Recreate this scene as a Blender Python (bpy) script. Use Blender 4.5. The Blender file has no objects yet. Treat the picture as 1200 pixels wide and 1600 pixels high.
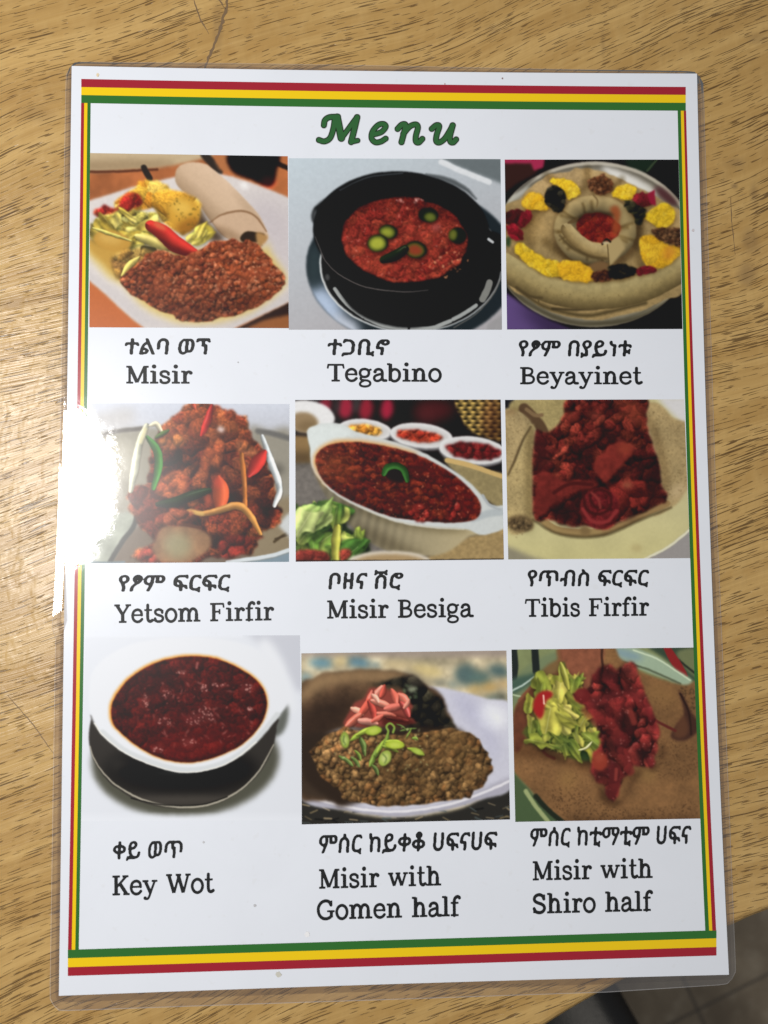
import bpy, math, random
import numpy as np

# ------------------------------------------------------------------ camera, world, lamp, exposure
scene = bpy.context.scene
COL = scene.collection
FPX = 1220.0                                   # focal length in photo pixels (1200 x 1600 photo)
RV = np.array([-.0596, .0371, .0096])          # camera rotation (table frame -> camera frame)
TV = np.array([.0032, .0001, -.2532])          # camera translation, metres


def rodrigues(r):
    t = np.linalg.norm(r)
    k = r / t
    K = np.array([[0, -k[2], k[1]], [k[2], 0, -k[0]], [-k[1], k[0], 0]])
    return np.eye(3) + math.sin(t) * K + (1 - math.cos(t)) * K @ K


RM = rodrigues(RV)
CAM = -RM.T @ TV


def at(px, py, z=0.0):
    """photo pixel(s) -> point(s) on the horizontal plane at height z"""
    px = np.asarray(px, float)
    py = np.asarray(py, float)
    d = np.stack([(px - 600) / FPX, (800 - py) / FPX, -np.ones_like(px)], -1) @ RM
    t = (z - CAM[2]) / d[..., 2]
    return CAM + d * t[..., None]


cam_data = bpy.data.cameras.new('camera')
cam = bpy.data.objects.new('camera', cam_data)
COL.objects.link(cam)
from mathutils import Matrix, Vector
M4 = Matrix.Identity(4)
for i in range(3):
    for j in range(3):
        M4[i][j] = float(RM.T[i][j])
    M4[i][3] = float(CAM[i])
cam.matrix_world = M4
cam_data.sensor_fit = 'VERTICAL'
cam_data.sensor_height = 24.0
cam_data.lens = FPX / 1600 * 24.0
cam_data.clip_start = .01
cam_data.clip_end = 50
cam_data.dof.use_dof = True
cam_data.dof.focus_distance = .262
cam_data.dof.aperture_fstop = 6.5
scene.camera = cam

world = bpy.data.worlds.new('World')
scene.world = world
world.use_nodes = True
bg = world.node_tree.nodes['Background']
bg.inputs[0].default_value = (.93, .96, 1, 1)
bg.inputs[1].default_value = .13

# the room lamp whose mirror image shows in the plastic at the left edge of the menu
LAMP_H = .58
GL = at(98, 765)
refl = GL - CAM
refl[2] = -refl[2]
LP = GL + refl * (LAMP_H / refl[2])
ld = bpy.data.lights.new('ceiling_lamp', 'AREA')
ld.shape = 'ELLIPSE'
ld.size = .175
ld.size_y = .10
ld.energy = 4.35
ld.color = (1, .975, .945)
lamp = bpy.data.objects.new('ceiling_lamp', ld)
COL.objects.link(lamp)
lamp.location = LP
lamp.rotation_euler = (Vector((0.02, .02, 0)) - Vector(LP)).to_track_quat('-Z', 'Y').to_euler()

# unseen fill light, added beyond the table's right edge to brighten the floor
l2 = bpy.data.lights.new('floor_fill_light', 'AREA')
l2.shape = 'DISK'
l2.size = .25
l2.energy = 5.5
l2.color = (1, .93, .82)
lamp2 = bpy.data.objects.new('floor_fill_light', l2)
COL.objects.link(lamp2)
lamp2.location = (1.7, -1.0, 1.3)
lamp2.rotation_euler = (Vector((.45, -.5, -.74)) - Vector((1.7, -1.0, 1.3))).to_track_quat('-Z', 'Y').to_euler()

vs = scene.view_settings
vs.view_transform = 'Standard'
vs.look = 'None'
vs.exposure = 0
vs.gamma = 1
vs.use_curve_mapping = False


# ------------------------------------------------------------------ helpers
def lin(c):
    c = np.asarray(c, float) / 255.0
    return np.where(c <= .04045, c / 12.92, ((c + .055) / 1.055) ** 2.4)


def tag(o, label=None, cat=None, group=None, kind=None):
    if label:
        o['label'] = label
    if cat:
        o['category'] = cat
    if group:
        o['group'] = group
    if kind:
        o['kind'] = kind
    return o


def empty(name, loc=(0, 0, 0)):
    o = bpy.data.objects.new(name, None)
    o.empty_display_size = .02
    COL.objects.link(o)
    o.location = loc
    return o


def mesh_obj(name, verts, faces, mat, parent=None, smooth=False):
    me = bpy.data.meshes.new(name)
    me.from_pydata([tuple(map(float, v)) for v in verts], [], [tuple(f) for f in faces])
    me.materials.append(mat)
    if smooth:
        for p in me.polygons:
            p.use_smooth = True
    me.update()
    o = bpy.data.objects.new(name, me)
    COL.objects.link(o)
    if parent:
        o.parent = parent
    return o


def fast_mesh(name, V, F, mat, parent=None):
    """V (n,3) array, F list of (m,k) arrays of equal-sided faces"""
    me = bpy.data.meshes.new(name)
    V = np.ascontiguousarray(V, dtype=np.float32)
    me.vertices.add(len(V))
    me.vertices.foreach_set('co', V.ravel())
    idx = np.concatenate([f.ravel() for f in F]).astype(np.int32)
    tot = np.concatenate([np.full(len(f), f.shape[1]) for f in F]).astype(np.int32)
    start = np.concatenate([[0], np.cumsum(tot)[:-1]]).astype(np.int32)
    me.loops.add(len(idx))
    me.loops.foreach_set('vertex_index', idx)
    me.polygons.add(len(tot))
    me.polygons.foreach_set('loop_start', start)
    me.polygons.foreach_set('loop_total', tot)
    me.materials.append(mat)
    me.update(calc_edges=True)
    o = bpy.data.objects.new(name, me)
    COL.objects.link(o)
    if parent:
        o.parent = parent
    return o


class NT:
    """tiny node-tree writer"""

    def __init__(self, name):
        self.m = bpy.data.materials.new(name)
        self.m.use_nodes = True
        self.t = self.m.node_tree
        self.p = self.t.nodes['Principled BSDF']

    def n(self, kind, **kw):
        nd = self.t.nodes.new(kind)
        for k, v in kw.items():
            setattr(nd, k, v)
        return nd

    def l(self, a, b):
        self.t.links.new(a, b)

    def put(self, sock, v):
        if hasattr(v, 'is_linked'):
            self.l(v, sock)
        else:
            sock.default_value = v

    def math(self, op, a, b=0.0, clamp=False):
        nd = self.n('ShaderNodeMath', operation=op, use_clamp=clamp)
        self.put(nd.inputs[0], a)
        self.put(nd.inputs[1], b)
        return nd.outputs[0]

    def comb(self, x, y, z=0.0):
        nd = self.n('ShaderNodeCombineXYZ')
        self.put(nd.inputs[0], x)
        self.put(nd.inputs[1], y)
        self.put(nd.inputs[2], z)
        return nd.outputs[0]

    def noise(self, vec, scale=1.0, detail=2.0, rough=.5, dist=0.0):
        nd = self.n('ShaderNodeTexNoise')
        self.l(vec, nd.inputs['Vector'])
        nd.inputs['Scale'].default_value = scale
        nd.inputs['Detail'].default_value = detail
        nd.inputs['Roughness'].default_value = rough
        nd.inputs['Distortion'].default_value = dist
        return nd.outputs[0]

    def rng(self, v, a, b, c=0.0, d=1.0, smooth=False):
        nd = self.n('ShaderNodeMapRange')
        if smooth:
            nd.interpolation_type = 'SMOOTHSTEP'
        self.put(nd.inputs[0], v)
        self.put(nd.inputs[1], a)
        self.put(nd.inputs[2], b)
        self.put(nd.inputs[3], c)
        self.put(nd.inputs[4], d)
        return nd.outputs[0]

    def mix(self, f, a, b, blend='MIX'):
        nd = self.n('ShaderNodeMix', data_type='RGBA', blend_type=blend)
        self.put(nd.inputs[0], f)
        for s, v in ((nd.inputs[6], a), (nd.inputs[7], b)):
            if hasattr(v, 'is_linked'):
                self.l(v, s)
            else:
                s.default_value = tuple(v) + ((1,) if len(v) == 3 else ())
        return nd.outputs[2]

    def bump(self, h, strength, dist):
        nd = self.n('ShaderNodeBump')
        nd.inputs['Strength'].default_value = strength
        nd.inputs['Distance'].default_value = dist
        self.l(h, nd.inputs['Height'])
        return nd.outputs[0]


def film_bump(N):
    """the slightly wavy plastic: shared by everything sealed under it (world position)"""
    g = N.n('ShaderNodeNewGeometry').outputs['Position']
    a = N.noise(g, 230, 2.0, .5, .5)
    b = N.noise(g, 42, 1.0, .5)
    h = N.math('ADD', N.math('MULTIPLY', a, .20), b)
    return N.bump(h, .5, .00026)


def under_film(name, color=None, attr=None, rough=.30):
    """a print sealed under clear plastic: matte ink, glossy coat"""
    N = NT(name)
    P = N.p
    if attr:
        a = N.n('ShaderNodeAttribute', attribute_name=attr)
        N.l(a.outputs['Color'], P.inputs['Base Color'])
    else:
        P.inputs['Base Color'].default_value = tuple(color) + (1,)
        if min(color) > .7:                      # the sheet itself: faint smudges and yellowing
            g = N.n('ShaderNodeNewGeometry').outputs['Position']
            k = N.rng(N.noise(g, 26, 5, .65, .8), .42, .75, 0, .10)
            c = N.mix(k, color, [v * .72 for v in color])
            N.l(N.mix(N.rng(N.noise(g, 300, 2, .5), .66, .72, 0, .10), c, (.6, .58, .52)), P.inputs['Base Color'])
    P.inputs['Roughness'].default_value = rough
    P.inputs['Specular IOR Level'].default_value = .25
    P.inputs['Coat Weight'].default_value = 1
    g = N.n('ShaderNodeNewGeometry').outputs['Position']
    N.l(N.rng(N.noise(g, 60, 4, .65, .6), .35, .7, .03, .085), P.inputs['Coat Roughness'])
    P.inputs['Coat IOR'].default_value = 1.5
    N.l(film_bump(N), P.inputs['Coat Normal'])
    return N.m


# ------------------------------------------------------------------ floor
TABLE_Z = -.0006
FLOOR_Z = -.74
N = NT('floor_tile')
g = N.n('ShaderNodeNewGeometry').outputs['Position']
mp = N.n('ShaderNodeMapping')
N.l(g, mp.inputs[0])
gp = at(1090, 1578, FLOOR_Z)
mp.vector_type = 'TEXTURE'
mp.inputs['Location'].default_value = (gp[0], gp[1], 0)
mp.inputs['Rotation'].default_value = (0, 0, math.radians(24))
br = N.n('ShaderNodeTexBrick')
br.offset = 0
N.l(mp.outputs[0], br.inputs['Vector'])
br.inputs['Scale'].default_value = 1
br.inputs['Brick Width'].default_value = .42
br.inputs['Row Height'].default_value = .42
br.inputs['Mortar Size'].default_value = .0022
br.inputs['Mortar Smooth'].default_value = .3
clouds = N.rng(N.noise(g, 9, 5, .6, .6), .36, .68)
spots = N.rng(N.noise(g, 38, 3, .6), .5, .72)
c = N.mix(clouds, (.17, .13, .085), (.33, .27, .19))
c = N.mix(N.math('MULTIPLY', spots, .4), c, (.44, .38, .29))
c = N.mix(br.outputs['Fac'], c, (.10, .08, .06))
N.l(c, N.p.inputs['Base Color'])
N.p.inputs['Roughness'].default_value = .55
fl = mesh_obj('floor', [(-4, -4, FLOOR_Z), (4, -4, FLOOR_Z), (4, 4, FLOOR_Z), (-4, 4, FLOOR_Z)], [(0, 1, 2, 3)], N.m)
tag(fl, kind='structure')

# ------------------------------------------------------------------ table top
# far edge of the table: a big round-cornered slab; its rim crosses the lower right corner of the view
N = NT('oiled_wood')
tc = N.n('ShaderNodeTexCoord').outputs['Object']
sp = N.n('ShaderNodeSeparateXYZ')
N.l(tc, sp.inputs[0])
X = N.math('MULTIPLY', sp.outputs[0], 1000)      # millimetres
Y = N.math('MULTIPLY', sp.outputs[1], 1000)
warp = N.math('SUBTRACT', N.noise(tc, 9, 1.0, .4), .5)
warp2 = N.math('SUBTRACT', N.noise(tc, 30, 1.0, .5), .5)
psi = N.math('SUBTRACT', Y, N.math('MULTIPLY', X, .37))
psi = N.math('ADD', psi, N.math('MULTIPLY', warp, 30))
psi = N.math('ADD', psi, N.math('MULTIPLY', warp2, 1.6))
u = X


def grain(lu, lp, off, detail=1.0, rough=.5):
    return N.noise(N.comb(N.math('DIVIDE', u, lu), N.math('DIVIDE', psi, lp), off), 1, detail, rough)


dens = N.noise(N.comb(N.math('DIVIDE', u, 34), N.math('DIVIDE', psi, 13), 4.2), 1, 2, .55)
thr = N.rng(dens, .36, .68, .775, .618)
p1 = grain(13.5, .48, 1.7, .2)
pores = N.rng(p1, thr, N.math('ADD', thr, .035))
p2 = grain(5.5, .40, 9.1, .2)
thr2 = N.rng(dens, .30, .66, .69, .64)
pores2 = N.rng(p2, thr2, N.math('ADD', thr2, .045))
band = N.rng(grain(120, 6.0, 3.3, 3, .6), .40, .60)
longs = N.rng(grain(70, 1.3, 8.8, 2, .6), .52, .74)
fibre = N.rng(grain(45, .45, 6.6, 2, .6), .3, .7)
cloud = N.rng(N.noise(tc, 30, 3, .6), .33, .67)
chat = N.rng(grain(5, 9, 12.4, 2, .6), .45, .75)
c = N.mix(band, (.42, .25, .082), (.555, .36, .135))
c = N.mix(N.math('MULTIPLY', fibre, .35), c, (.33, .19, .055))
c = N.mix(N.math('MULTIPLY', longs, .32), c, (.26, .145, .045))
c = N.mix(N.math('MULTIPLY', cloud, .32), c, (.53, .35, .125))
c = N.mix(N.math('MULTIPLY', chat, .18), c, (.62, .44, .19))


def smudge(c, px, py, rx, ry, col, k):
    """a grey-brown stain of the wood with a soft uneven outline"""
    q = at(px, py, TABLE_Z) * 1000
    dx = N.math('DIVIDE', N.math('SUBTRACT', X, float(q[0])), rx)
    dy = N.math('DIVIDE', N.math('SUBTRACT', Y, float(q[1])), ry)
    d = N.math('SQRT', N.math('ADD', N.math('MULTIPLY', dx, dx), N.math('MULTIPLY', dy, dy)))
    d = N.math('ADD', d, N.math('MULTIPLY', N.math('SUBTRACT', cloud, .5), .7))
    return N.mix(N.rng(d, 1.15, .2, 0, k, True), c, col)


for a in ((1178, 300, 3, 7, .45), (1172, 375, 3.5, 5, .4), (1166, 432, 4, 5.5, .5), (1150, 255, 5, 3, .35), (1148, 291, 2.2, 1.8, .75),
          (1112, 330, 1.2, 7, .25), (770, 45, 3, 2, .3), (942, 70, 1.2, 8, .3), (340, 40, 2, 9, .35), (1180, 60, 5, 3, .3),
          (1120, 410, 2, 4, .3), (20, 470, 6, 3, .22), (40, 860, 9, 3, .22), (60, 180, 7, 3, .2)):
    c = smudge(c, a[0], a[1], a[2], a[3], (.2, .125, .06), a[4])
c = N.mix(N.math('MULTIPLY', pores, .84), c, (.10, .053, .019))
c = N.mix(N.math('MULTIPLY', pores2, .76), c, (.10, .05, .018))
N.l(c, N.p.inputs['Base Color'])
ro = N.rng(fibre, 0, 1, .27, .37)
N.l(ro, N.p.inputs['Roughness'])
N.p.inputs['Specular IOR Level'].default_value = .45
hgt = N.math('SUBTRACT', N.math('MULTIPLY', fibre, .25), N.math('MAXIMUM', pores, pores2))
hgt = N.math('ADD', hgt, N.math('MULTIPLY', chat, .8))
N.l(N.bump(hgt, .7, .0002), N.p.inputs['Normal'])
wood = N.m

edge_px = [(1330, 1392), (1200, 1427), (1143, 1453), (1050, 1500), (950, 1551), (872, 1596), (770, 1665), (640, 1770), (420, 2000)]
eq = [at(a, b, TABLE_Z) for a, b in edge_px]
outline = [(.62, eq[0][1] + .10)] + [(q[0], q[1]) for q in eq] + [(-.30, -.42), (-.75, -.42), (-.75, .62), (.62, .62)]


def rounded(poly, n=4):
    """Chaikin corner cutting"""
    P = [np.array(p, float) for p in poly]
    for _ in range(n):
        Q = []
        for i in range(len(P)):
            a, b = P[i], P[(i + 1) % len(P)]
            Q += [a * .75 + b * .25, a * .25 + b * .75]
        P = Q
    return P


out = rounded(outline, 3)
nV = len(out)
V, F = [], []
cen = np.mean(out, 0)
prof = [(0.0, 0.0), (.0012, -.0005), (.0026, -.002), (.003, -.004), (.003, -.024), (.0015, -.027)]


def offset(P, d):
    R = []
    for i in range(len(P)):
        t = P[(i + 1) % len(P)] - P[i - 1]
        t = t / (np.linalg.norm(t) + 1e-9)
        R.append(P[i] + np.array([-t[1], t[0]]) * d)
    return R


area = sum(out[i][0] * out[(i + 1) % nV][1] - out[(i + 1) % nV][0] * out[i][1] for i in range(nV))
sgn = -1 if area > 0 else 1
for d, z in prof:
    for q in offset(out, sgn * (d - .003)):
        V.append((q[0], q[1], TABLE_Z + z))
F.append(list(range(nV)) if area > 0 else list(range(nV))[::-1])
for k in range(len(prof) - 1):
    for i in range(nV):
        j = (i + 1) % nV
        f = [k * nV + i, (k + 1) * nV + i, (k + 1) * nV + j, k * nV + j]
        F.append(f if area > 0 else f[::-1])
F.append([(len(prof) - 1) * nV + i for i in (range(nV)[::-1] if area > 0 else range(nV))])
table = empty('wooden_table', (0, 0, FLOOR_Z))
tag(table, 'oiled yellow-brown wooden table with dark grain streaks under the laminated menu', 'table')
top = mesh_obj('tabletop', V, F, wood, table)
top.location = (0, 0, -FLOOR_Z)
Nd = NT('dark_scratch')
Nd.p.inputs['Base Color'].default_value = (.17, .105, .05, 1)
Nd.p.inputs['Roughness'].default_value = .6
scratch_mat = Nd.m


def scratch(pts, w, seed):
    rs = random.Random(seed)
    P = []
    for i in range(len(pts) - 1):
        a, b = np.array(pts[i], float), np.array(pts[i + 1], float)
        n = max(2, int(np.linalg.norm(b - a) / 5))
        for k in range(n + (i == len(pts) - 2)):
            P.append(a + (b - a) * k / n)
    V, F = [], []
    for i, p in enumerate(P):
        t = P[min(i + 1, len(P) - 1)] - P[max(i - 1, 0)]
        t /= np.linalg.norm(t)
        nn = np.array([-t[1], t[0]])
        f = i / (len(P) - 1)
        ww = w * (.35 + .65 * math.sin(math.pi * min(1, max(0.02, f * .9 + .08)))) * rs.uniform(.55, 1.2)
        jj = nn * rs.uniform(-.25, .25) * w
        for s in (-.5, .5):
            q = at(*(p + jj + nn * ww * s), TABLE_Z + .00003)
            V.append(q)
    for i in range(len(P) - 1):
        F.append((2 * i, 2 * i + 1, 2 * i + 3, 2 * i + 2))
    o = mesh_obj('scratch', V, F, scratch_mat, table)
    o.location = (0, 0, -FLOOR_Z)
    o['label'] = 'dark scratch across the wood grain'


scratch([(357, -12), (353, 14), (343, 48), (330, 80), (318, 112)], 5.5, 1)
scratch([(301, -5), (312, 28), (326, 53)], 2.2, 2)
scratch([(340, -4), (352, 14)], 2.5, 3)
scratch([(12, 1087), (50, 1130), (84, 1178)], 1.6, 4)
scratch([(1142, 308), (1143, 345), (1149, 398)], 1.5, 5)

# ------------------------------------------------------------------ black chair pushed under the table
N = NT('black_vinyl')
N.p.inputs['Base Color'].default_value = (.012, .012, .013, 1)
N.p.inputs['Roughness'].default_value = .38
g = N.n('ShaderNodeNewGeometry').outputs['Position']
N.l(N.bump(N.noise(g, 700, 2, .5), .25, .0006), N.p.inputs['Normal'])
vinyl = N.m
N = NT('black_metal')
N.p.inputs['Base Color'].default_value = (.015, .015, .016, 1)
N.p.inputs['Roughness'].default_value = .3
bmetal = N.m
SEAT_Z = -.27


def cushion(w, d, h, n=20, m=7, e=.28):
    """rounded, slightly crowned pad: superellipse rings"""
    V, F = [], []
    for k in range(m + 1):
        a = -math.pi / 2 + math.pi * k / m
        cz, sz = math.cos(a) ** .45 if math.cos(a) > 1e-6 else 0.0, math.sin(a)
        for i in range(4 * n):
            t = 2 * math.pi * i / (4 * n)
            c_, s_ = math.cos(t), math.sin(t)
            x = math.copysign(abs(c_) ** e, c_) * w / 2 * cz
            y = math.copysign(abs(s_) ** e, s_) * d / 2 * cz
            V.append((x, y, sz * h / 2))
    L = 4 * n
    for k in range(m):
        for i in range(L):
            j = (i + 1) % L
            F.append((k * L + i, k * L + j, (k + 1) * L + j, (k + 1) * L + i))
    return V, F


def tube(pts, r, n=12):
    P = [Vector(p) for p in pts]
    V, F = [], []
    for i, p in enumerate(P):
        t = (P[min(i + 1, len(P) - 1)] - P[max(i - 1, 0)]).normalized()
        a = t.orthogonal().normalized()
        b = t.cross(a)
        for k in range(n):
            q = p + (a * math.cos(2 * math.pi * k / n) + b * math.sin(2 * math.pi * k / n)) * r
            V.append(q)
    for i in range(len(P) - 1):
        for k in range(n):
            F.append((i * n + k, i * n + (k + 1) % n, (i + 1) * n + (k + 1) % n, (i + 1) * n + k))
    F.append(list(range(n))[::-1])
    F.append([(len(P) - 1) * n + k for k in range(n)])
    return V, F


e1 = at(981, 1556, SEAT_Z)
e2 = at(1006, 1600, SEAT_Z)
ed = (e2 - e1)[:2]
ed /= np.linalg.norm(ed)
yaw = math.atan2(ed[1], ed[0]) + math.pi / 2
CW, CD = .40, .40
mid = e1[:2] + ed * .06
nrm = np.array([-ed[1], ed[0]])
nrm = nrm if nrm[0] < 0 else -nrm
cc = mid + nrm * CW / 2
chair = empty('chair', (cc[0], cc[1], FLOOR_Z))
chair.rotation_euler = (0, 0, yaw)
tag(chair, 'black padded chair tucked below the table edge, only a corner of its seat in view', 'chair')
V, F = cushion(CW, CD, .055)
o = mesh_obj('seat', V, F, vinyl, chair, True)
o.location = (0, 0, SEAT_Z - FLOOR_Z - .027)
V, F = cushion(CW * .95, .30, .04)
o = mesh_obj('backrest', V, F, vinyl, chair, True)
o.rotation_euler = (math.radians(82), 0, 0)
o.location = (0, -CD / 2 - .03, SEAT_Z - FLOOR_Z + .26)
zs = SEAT_Z - FLOOR_Z
for sx in (-1, 1):
    V, F = tube([(sx * .165, .16, zs - .05), (sx * .18, .18, 0)], .012)
    mesh_obj('leg', V, F, bmetal, chair, True)
    V, F = tube([(sx * .165, -.21, zs + .2), (sx * .165, -.205, zs - .04), (sx * .18, -.23, 0)], .012)
    mesh_obj('leg', V, F, bmetal, chair, True)

# ------------------------------------------------------------------ laminated menu: sheet, border, film
menu = empty('laminated_menu', (0, 0, TABLE_Z))
tag(menu, 'laminated white menu sheet with nine food photos and a red yellow green border', 'menu')


def child(o, label=None):
    o.location = (0, 0, -TABLE_Z)
    if label:
        o['label'] = label
    return o


def qcurve(a, b, bow, n=24):
    """photo-pixel curve from a to b with its middle pushed by bow (dx, dy)"""
    t = np.linspace(0, 1, n + 1)[:, None]
    a, b, w = np.array(a, float), np.array(b, float), np.array(bow, float)
    return a + (b - a) * t + 4 * t * (1 - t) * w


paper = under_film('white_paper', (.775, .81, .88))
T = qcurve((112, 103), (1089, 115), (0, 2.2))
Rr = qcurve((1089, 115), (1139, 1523), (-5, 0))
Bb = qcurve((1139, 1523), (92, 1556), (0, -2))
Ll = qcurve((92, 1556), (112, 103), (0, 0))
ring = np.concatenate([T[:-1], Rr[:-1], Bb[:-1], Ll[:-1]])
n = len(ring)
up = at(ring[:, 0], ring[:, 1], 0)
dn = up.copy()
dn[:, 2] = -.00025
V = np.concatenate([up, dn])
F = [list(range(n))[::-1]] + [(i, (i + 1) % n, n + (i + 1) % n, n + i) for i in range(n)]
child(mesh_obj('paper_sheet', V, F, paper, menu))

RED, YEL, GRN = lin((160, 32, 48)), lin((240, 202, 16)), lin((46, 108, 44))
ink = {'r': under_film('red_ink', RED), 'y': under_film('yellow_ink', YEL), 'g': under_film('green_ink', GRN)}


def strip(c1, c2, key, z=.00003):
    A = at(c1[:, 0], c1[:, 1], z)
    B = at(c2[:, 0], c2[:, 1], z)
    m = len(A)
    o = mesh_obj('border_stripe', np.concatenate([A, B]), [(i, m + i, m + i + 1, i + 1) for i in range(m - 1)], ink[key], menu)
    return child(o, {'r': 'red border stripe', 'y': 'yellow border stripe', 'g': 'green border stripe'}[key])


TB = [qcurve((127, a), (1071.5, b), (0, 1.6)) for a, b in ((123.3, 135.8), (136, 148.2), (148.4, 160.6), (160.9, 173))]
LB = [qcurve((a, 160.9), (b, 1484), (1.2, 0)) for a, b in ((126.8, 106.2), (131.6, 112), (136.6, 117.5), (141.6, 123))]
RB = [qcurve((a, 173), (b, 1454), (-4, 0)) for a, b in ((1058.8, 1102), (1063.8, 1108), (1068.4, 1113), (1072, 1119))]
BB = [qcurve((106, a), (1119.5, b), (0, 0)) for a, b in ((1484, 1453.5), (1497.3, 1466), (1511.3, 1479.6), (1525, 1493))]
for i, k in enumerate('ryg'):
    strip(TB[i], TB[i + 1], k)
    strip(LB[i], LB[i + 1], k, .000032)
for i, k in enumerate('gyr'):
    strip(RB[i], RB[i + 1], k, .000032)
    strip(BB[i], BB[i + 1], k)

# clear film: the sealed rim standing out around the paper
N = NT('clear_film')
t = N.t
for nd in list(t.nodes):
    if nd.type == 'BSDF_PRINCIPLED':
        t.nodes.remove(nd)
outn = [nd for nd in t.nodes if nd.type == 'OUTPUT_MATERIAL'][0]
tr = N.n('ShaderNodeBsdfTransparent')
tr.inputs[0].default_value = (.90, .875, .85, 1)
df = N.n('ShaderNodeBsdfDiffuse')
df.inputs[0].default_value = (.75, .74, .76, 1)
gl = N.n('ShaderNodeBsdfGlossy')
gl.inputs['Roughness'].default_value = .06
fr = N.n('ShaderNodeFresnel')
fr.inputs['IOR'].default_value = 1.5
bn = film_bump(N)
N.l(bn, gl.inputs['Normal'])
m1 = N.n('ShaderNodeMixShader')
m1.inputs[0].default_value = .07
N.l(tr.outputs[0], m1.inputs[1])
N.l(df.outputs[0], m1.inputs[2])
m2 = N.n('ShaderNodeMixShader')
N.l(fr.outputs[0], m2.inputs[0])
N.l(m1.outputs[0], m2.inputs[1])
N.l(gl.outputs[0], m2.inputs[2])
N.l(m2.outputs[0], outn.inputs[0])
film = N.m
film_pocket = film.copy()                       # unsealed pocket beside the paper; its dark tint also stands in for contact shadow
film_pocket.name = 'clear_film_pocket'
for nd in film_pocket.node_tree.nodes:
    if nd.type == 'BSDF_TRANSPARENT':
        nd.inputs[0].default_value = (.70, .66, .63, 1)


def resample(pts, m):
    pts = np.array(pts, float)
    s = np.concatenate([[0], np.cumsum(np.linalg.norm(np.diff(pts, axis=0), axis=1))])
    q = np.linspace(0, s[-1], m)
    return np.stack([np.interp(q, s, pts[:, 0]), np.interp(q, s, pts[:, 1])], 1)


# rim outer edge, side by side with the paper edge (same parameter along each side)
sides = [
    (T, [(103, 96), (350, 98), (600, 102), (850, 107), (1099, 111)]),
    (Rr, [(1099, 111), (1109, 450), (1120, 800), (1137, 1190), (1151, 1538)]),
    (Bb, [(1151, 1538), (950, 1551), (600, 1563), (300, 1573), (77, 1581)]),
    (Ll, [(77, 1581), (86, 1000), (95, 600), (100, 250), (103, 96)]),
]
inner, outer = [], []
for a, b in sides:
    m = 80
    inner.append(resample(a, m)[:-1])
    outer.append(resample(b, m)[:-1])
inner, outer = np.concatenate(inner), np.concatenate(outer)
# rounded corners of the film
oc = outer.copy()
for _ in range(3):
    oc = (np.roll(oc, 1, 0) + np.roll(oc, -1, 0) + oc * 2) / 4
corner = np.array([[103, 96], [1099, 111], [1151, 1538], [77, 1581]])
w = np.clip(1 - np.min(np.linalg.norm(outer[:, None] - corner[None], axis=2), 1) / 25, 0, 1)[:, None]
outer = outer * (1 - w) + oc * w
rows = [0, .45, .58, .71, .945, 1.0]
rs = np.random.RandomState(4)
wav = np.interp(np.arange(len(inner)), np.arange(0, len(inner) + 8, 8), rs.rand(len(range(0, len(inner) + 8, 8))))
# the rim's left side lifts off the table between y = 640 and 975: its slope there mirrors the lamp
lift = np.zeros(len(inner))
tiltx = np.zeros(len(inner))
li = [i for i in range(len(outer)) if outer[i, 0] < 110 and 725 <= outer[i, 1] <= 982]
li.sort(key=lambda i: outer[i, 1])
acc, prev = 0, None
for i in li:
    p = at(inner[i, 0] * .4 + outer[i, 0] * .6, outer[i, 1], 0)
    h = (CAM - p) / np.linalg.norm(CAM - p) + (LP - p) / np.linalg.norm(LP - p)
    h /= np.linalg.norm(h)
    if prev is not None:
        acc += -h[1] / h[2] * (p[1] - prev[1])
    lift[i] = acc
    tiltx[i] = -h[0] / h[2]
    prev = p
base = min(lift[i] for i in li)
for i in li:
    lift[i] -= base
VV = []
nI = len(inner)
Pin = at(inner[:, 0], inner[:, 1], 0)
for k, f in enumerate(rows):
    q = inner * (1 - f) + outer * f
    z = -.00004 - .00010 * f + .000015 * wav * math.sin(math.pi * f)
    if k == 2:
        z = z + .00003
    z = np.where(tiltx != 0, -.00004, z)
    P = at(q[:, 0], q[:, 1], 0)
    on = tiltx != 0
    ly = np.interp(q[:, 1], outer[li, 1], lift[li])
    P[:, 2] = z + np.where(on, ly, 0) + tiltx * (P[:, 0] - Pin[:, 0])
    VV.append(P)
VV = np.concatenate(VV)
F = []
for k in range(len(rows) - 1):
    for i in range(nI):
        j = (i + 1) % nI
        F.append((k * nI + i, (k + 1) * nI + i, (k + 1) * nI + j, k * nI + j))
rim_o = mesh_obj('film_rim', VV, F, film, menu, True)
film_edge = film.copy()                         # the cut edge of the plastic scatters light
film_edge.name = 'clear_film_edge'
for nd in film_edge.node_tree.nodes:
    if nd.type == 'MIX_SHADER' and not nd.inputs[0].is_linked:
        nd.inputs[0].default_value = .30
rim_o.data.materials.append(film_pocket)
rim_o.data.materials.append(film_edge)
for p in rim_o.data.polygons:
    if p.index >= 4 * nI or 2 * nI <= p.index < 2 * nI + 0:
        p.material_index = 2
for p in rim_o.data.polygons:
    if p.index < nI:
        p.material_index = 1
rim = child(rim_o, 'clear plastic rim of the laminate')

# ------------------------------------------------------------------ raster -> printed mesh


def smooth_field(F, r):
    k = np.exp(-.5 * (np.arange(-3 * int(r + 1), 3 * int(r + 1) + 1) / r) ** 2)
    k /= k.sum()
    F = np.apply_along_axis(lambda a: np.convolve(a, k, 'same'), 0, F)
    return np.apply_along_axis(lambda a: np.convolve(a, k, 'same'), 1, F)


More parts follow.
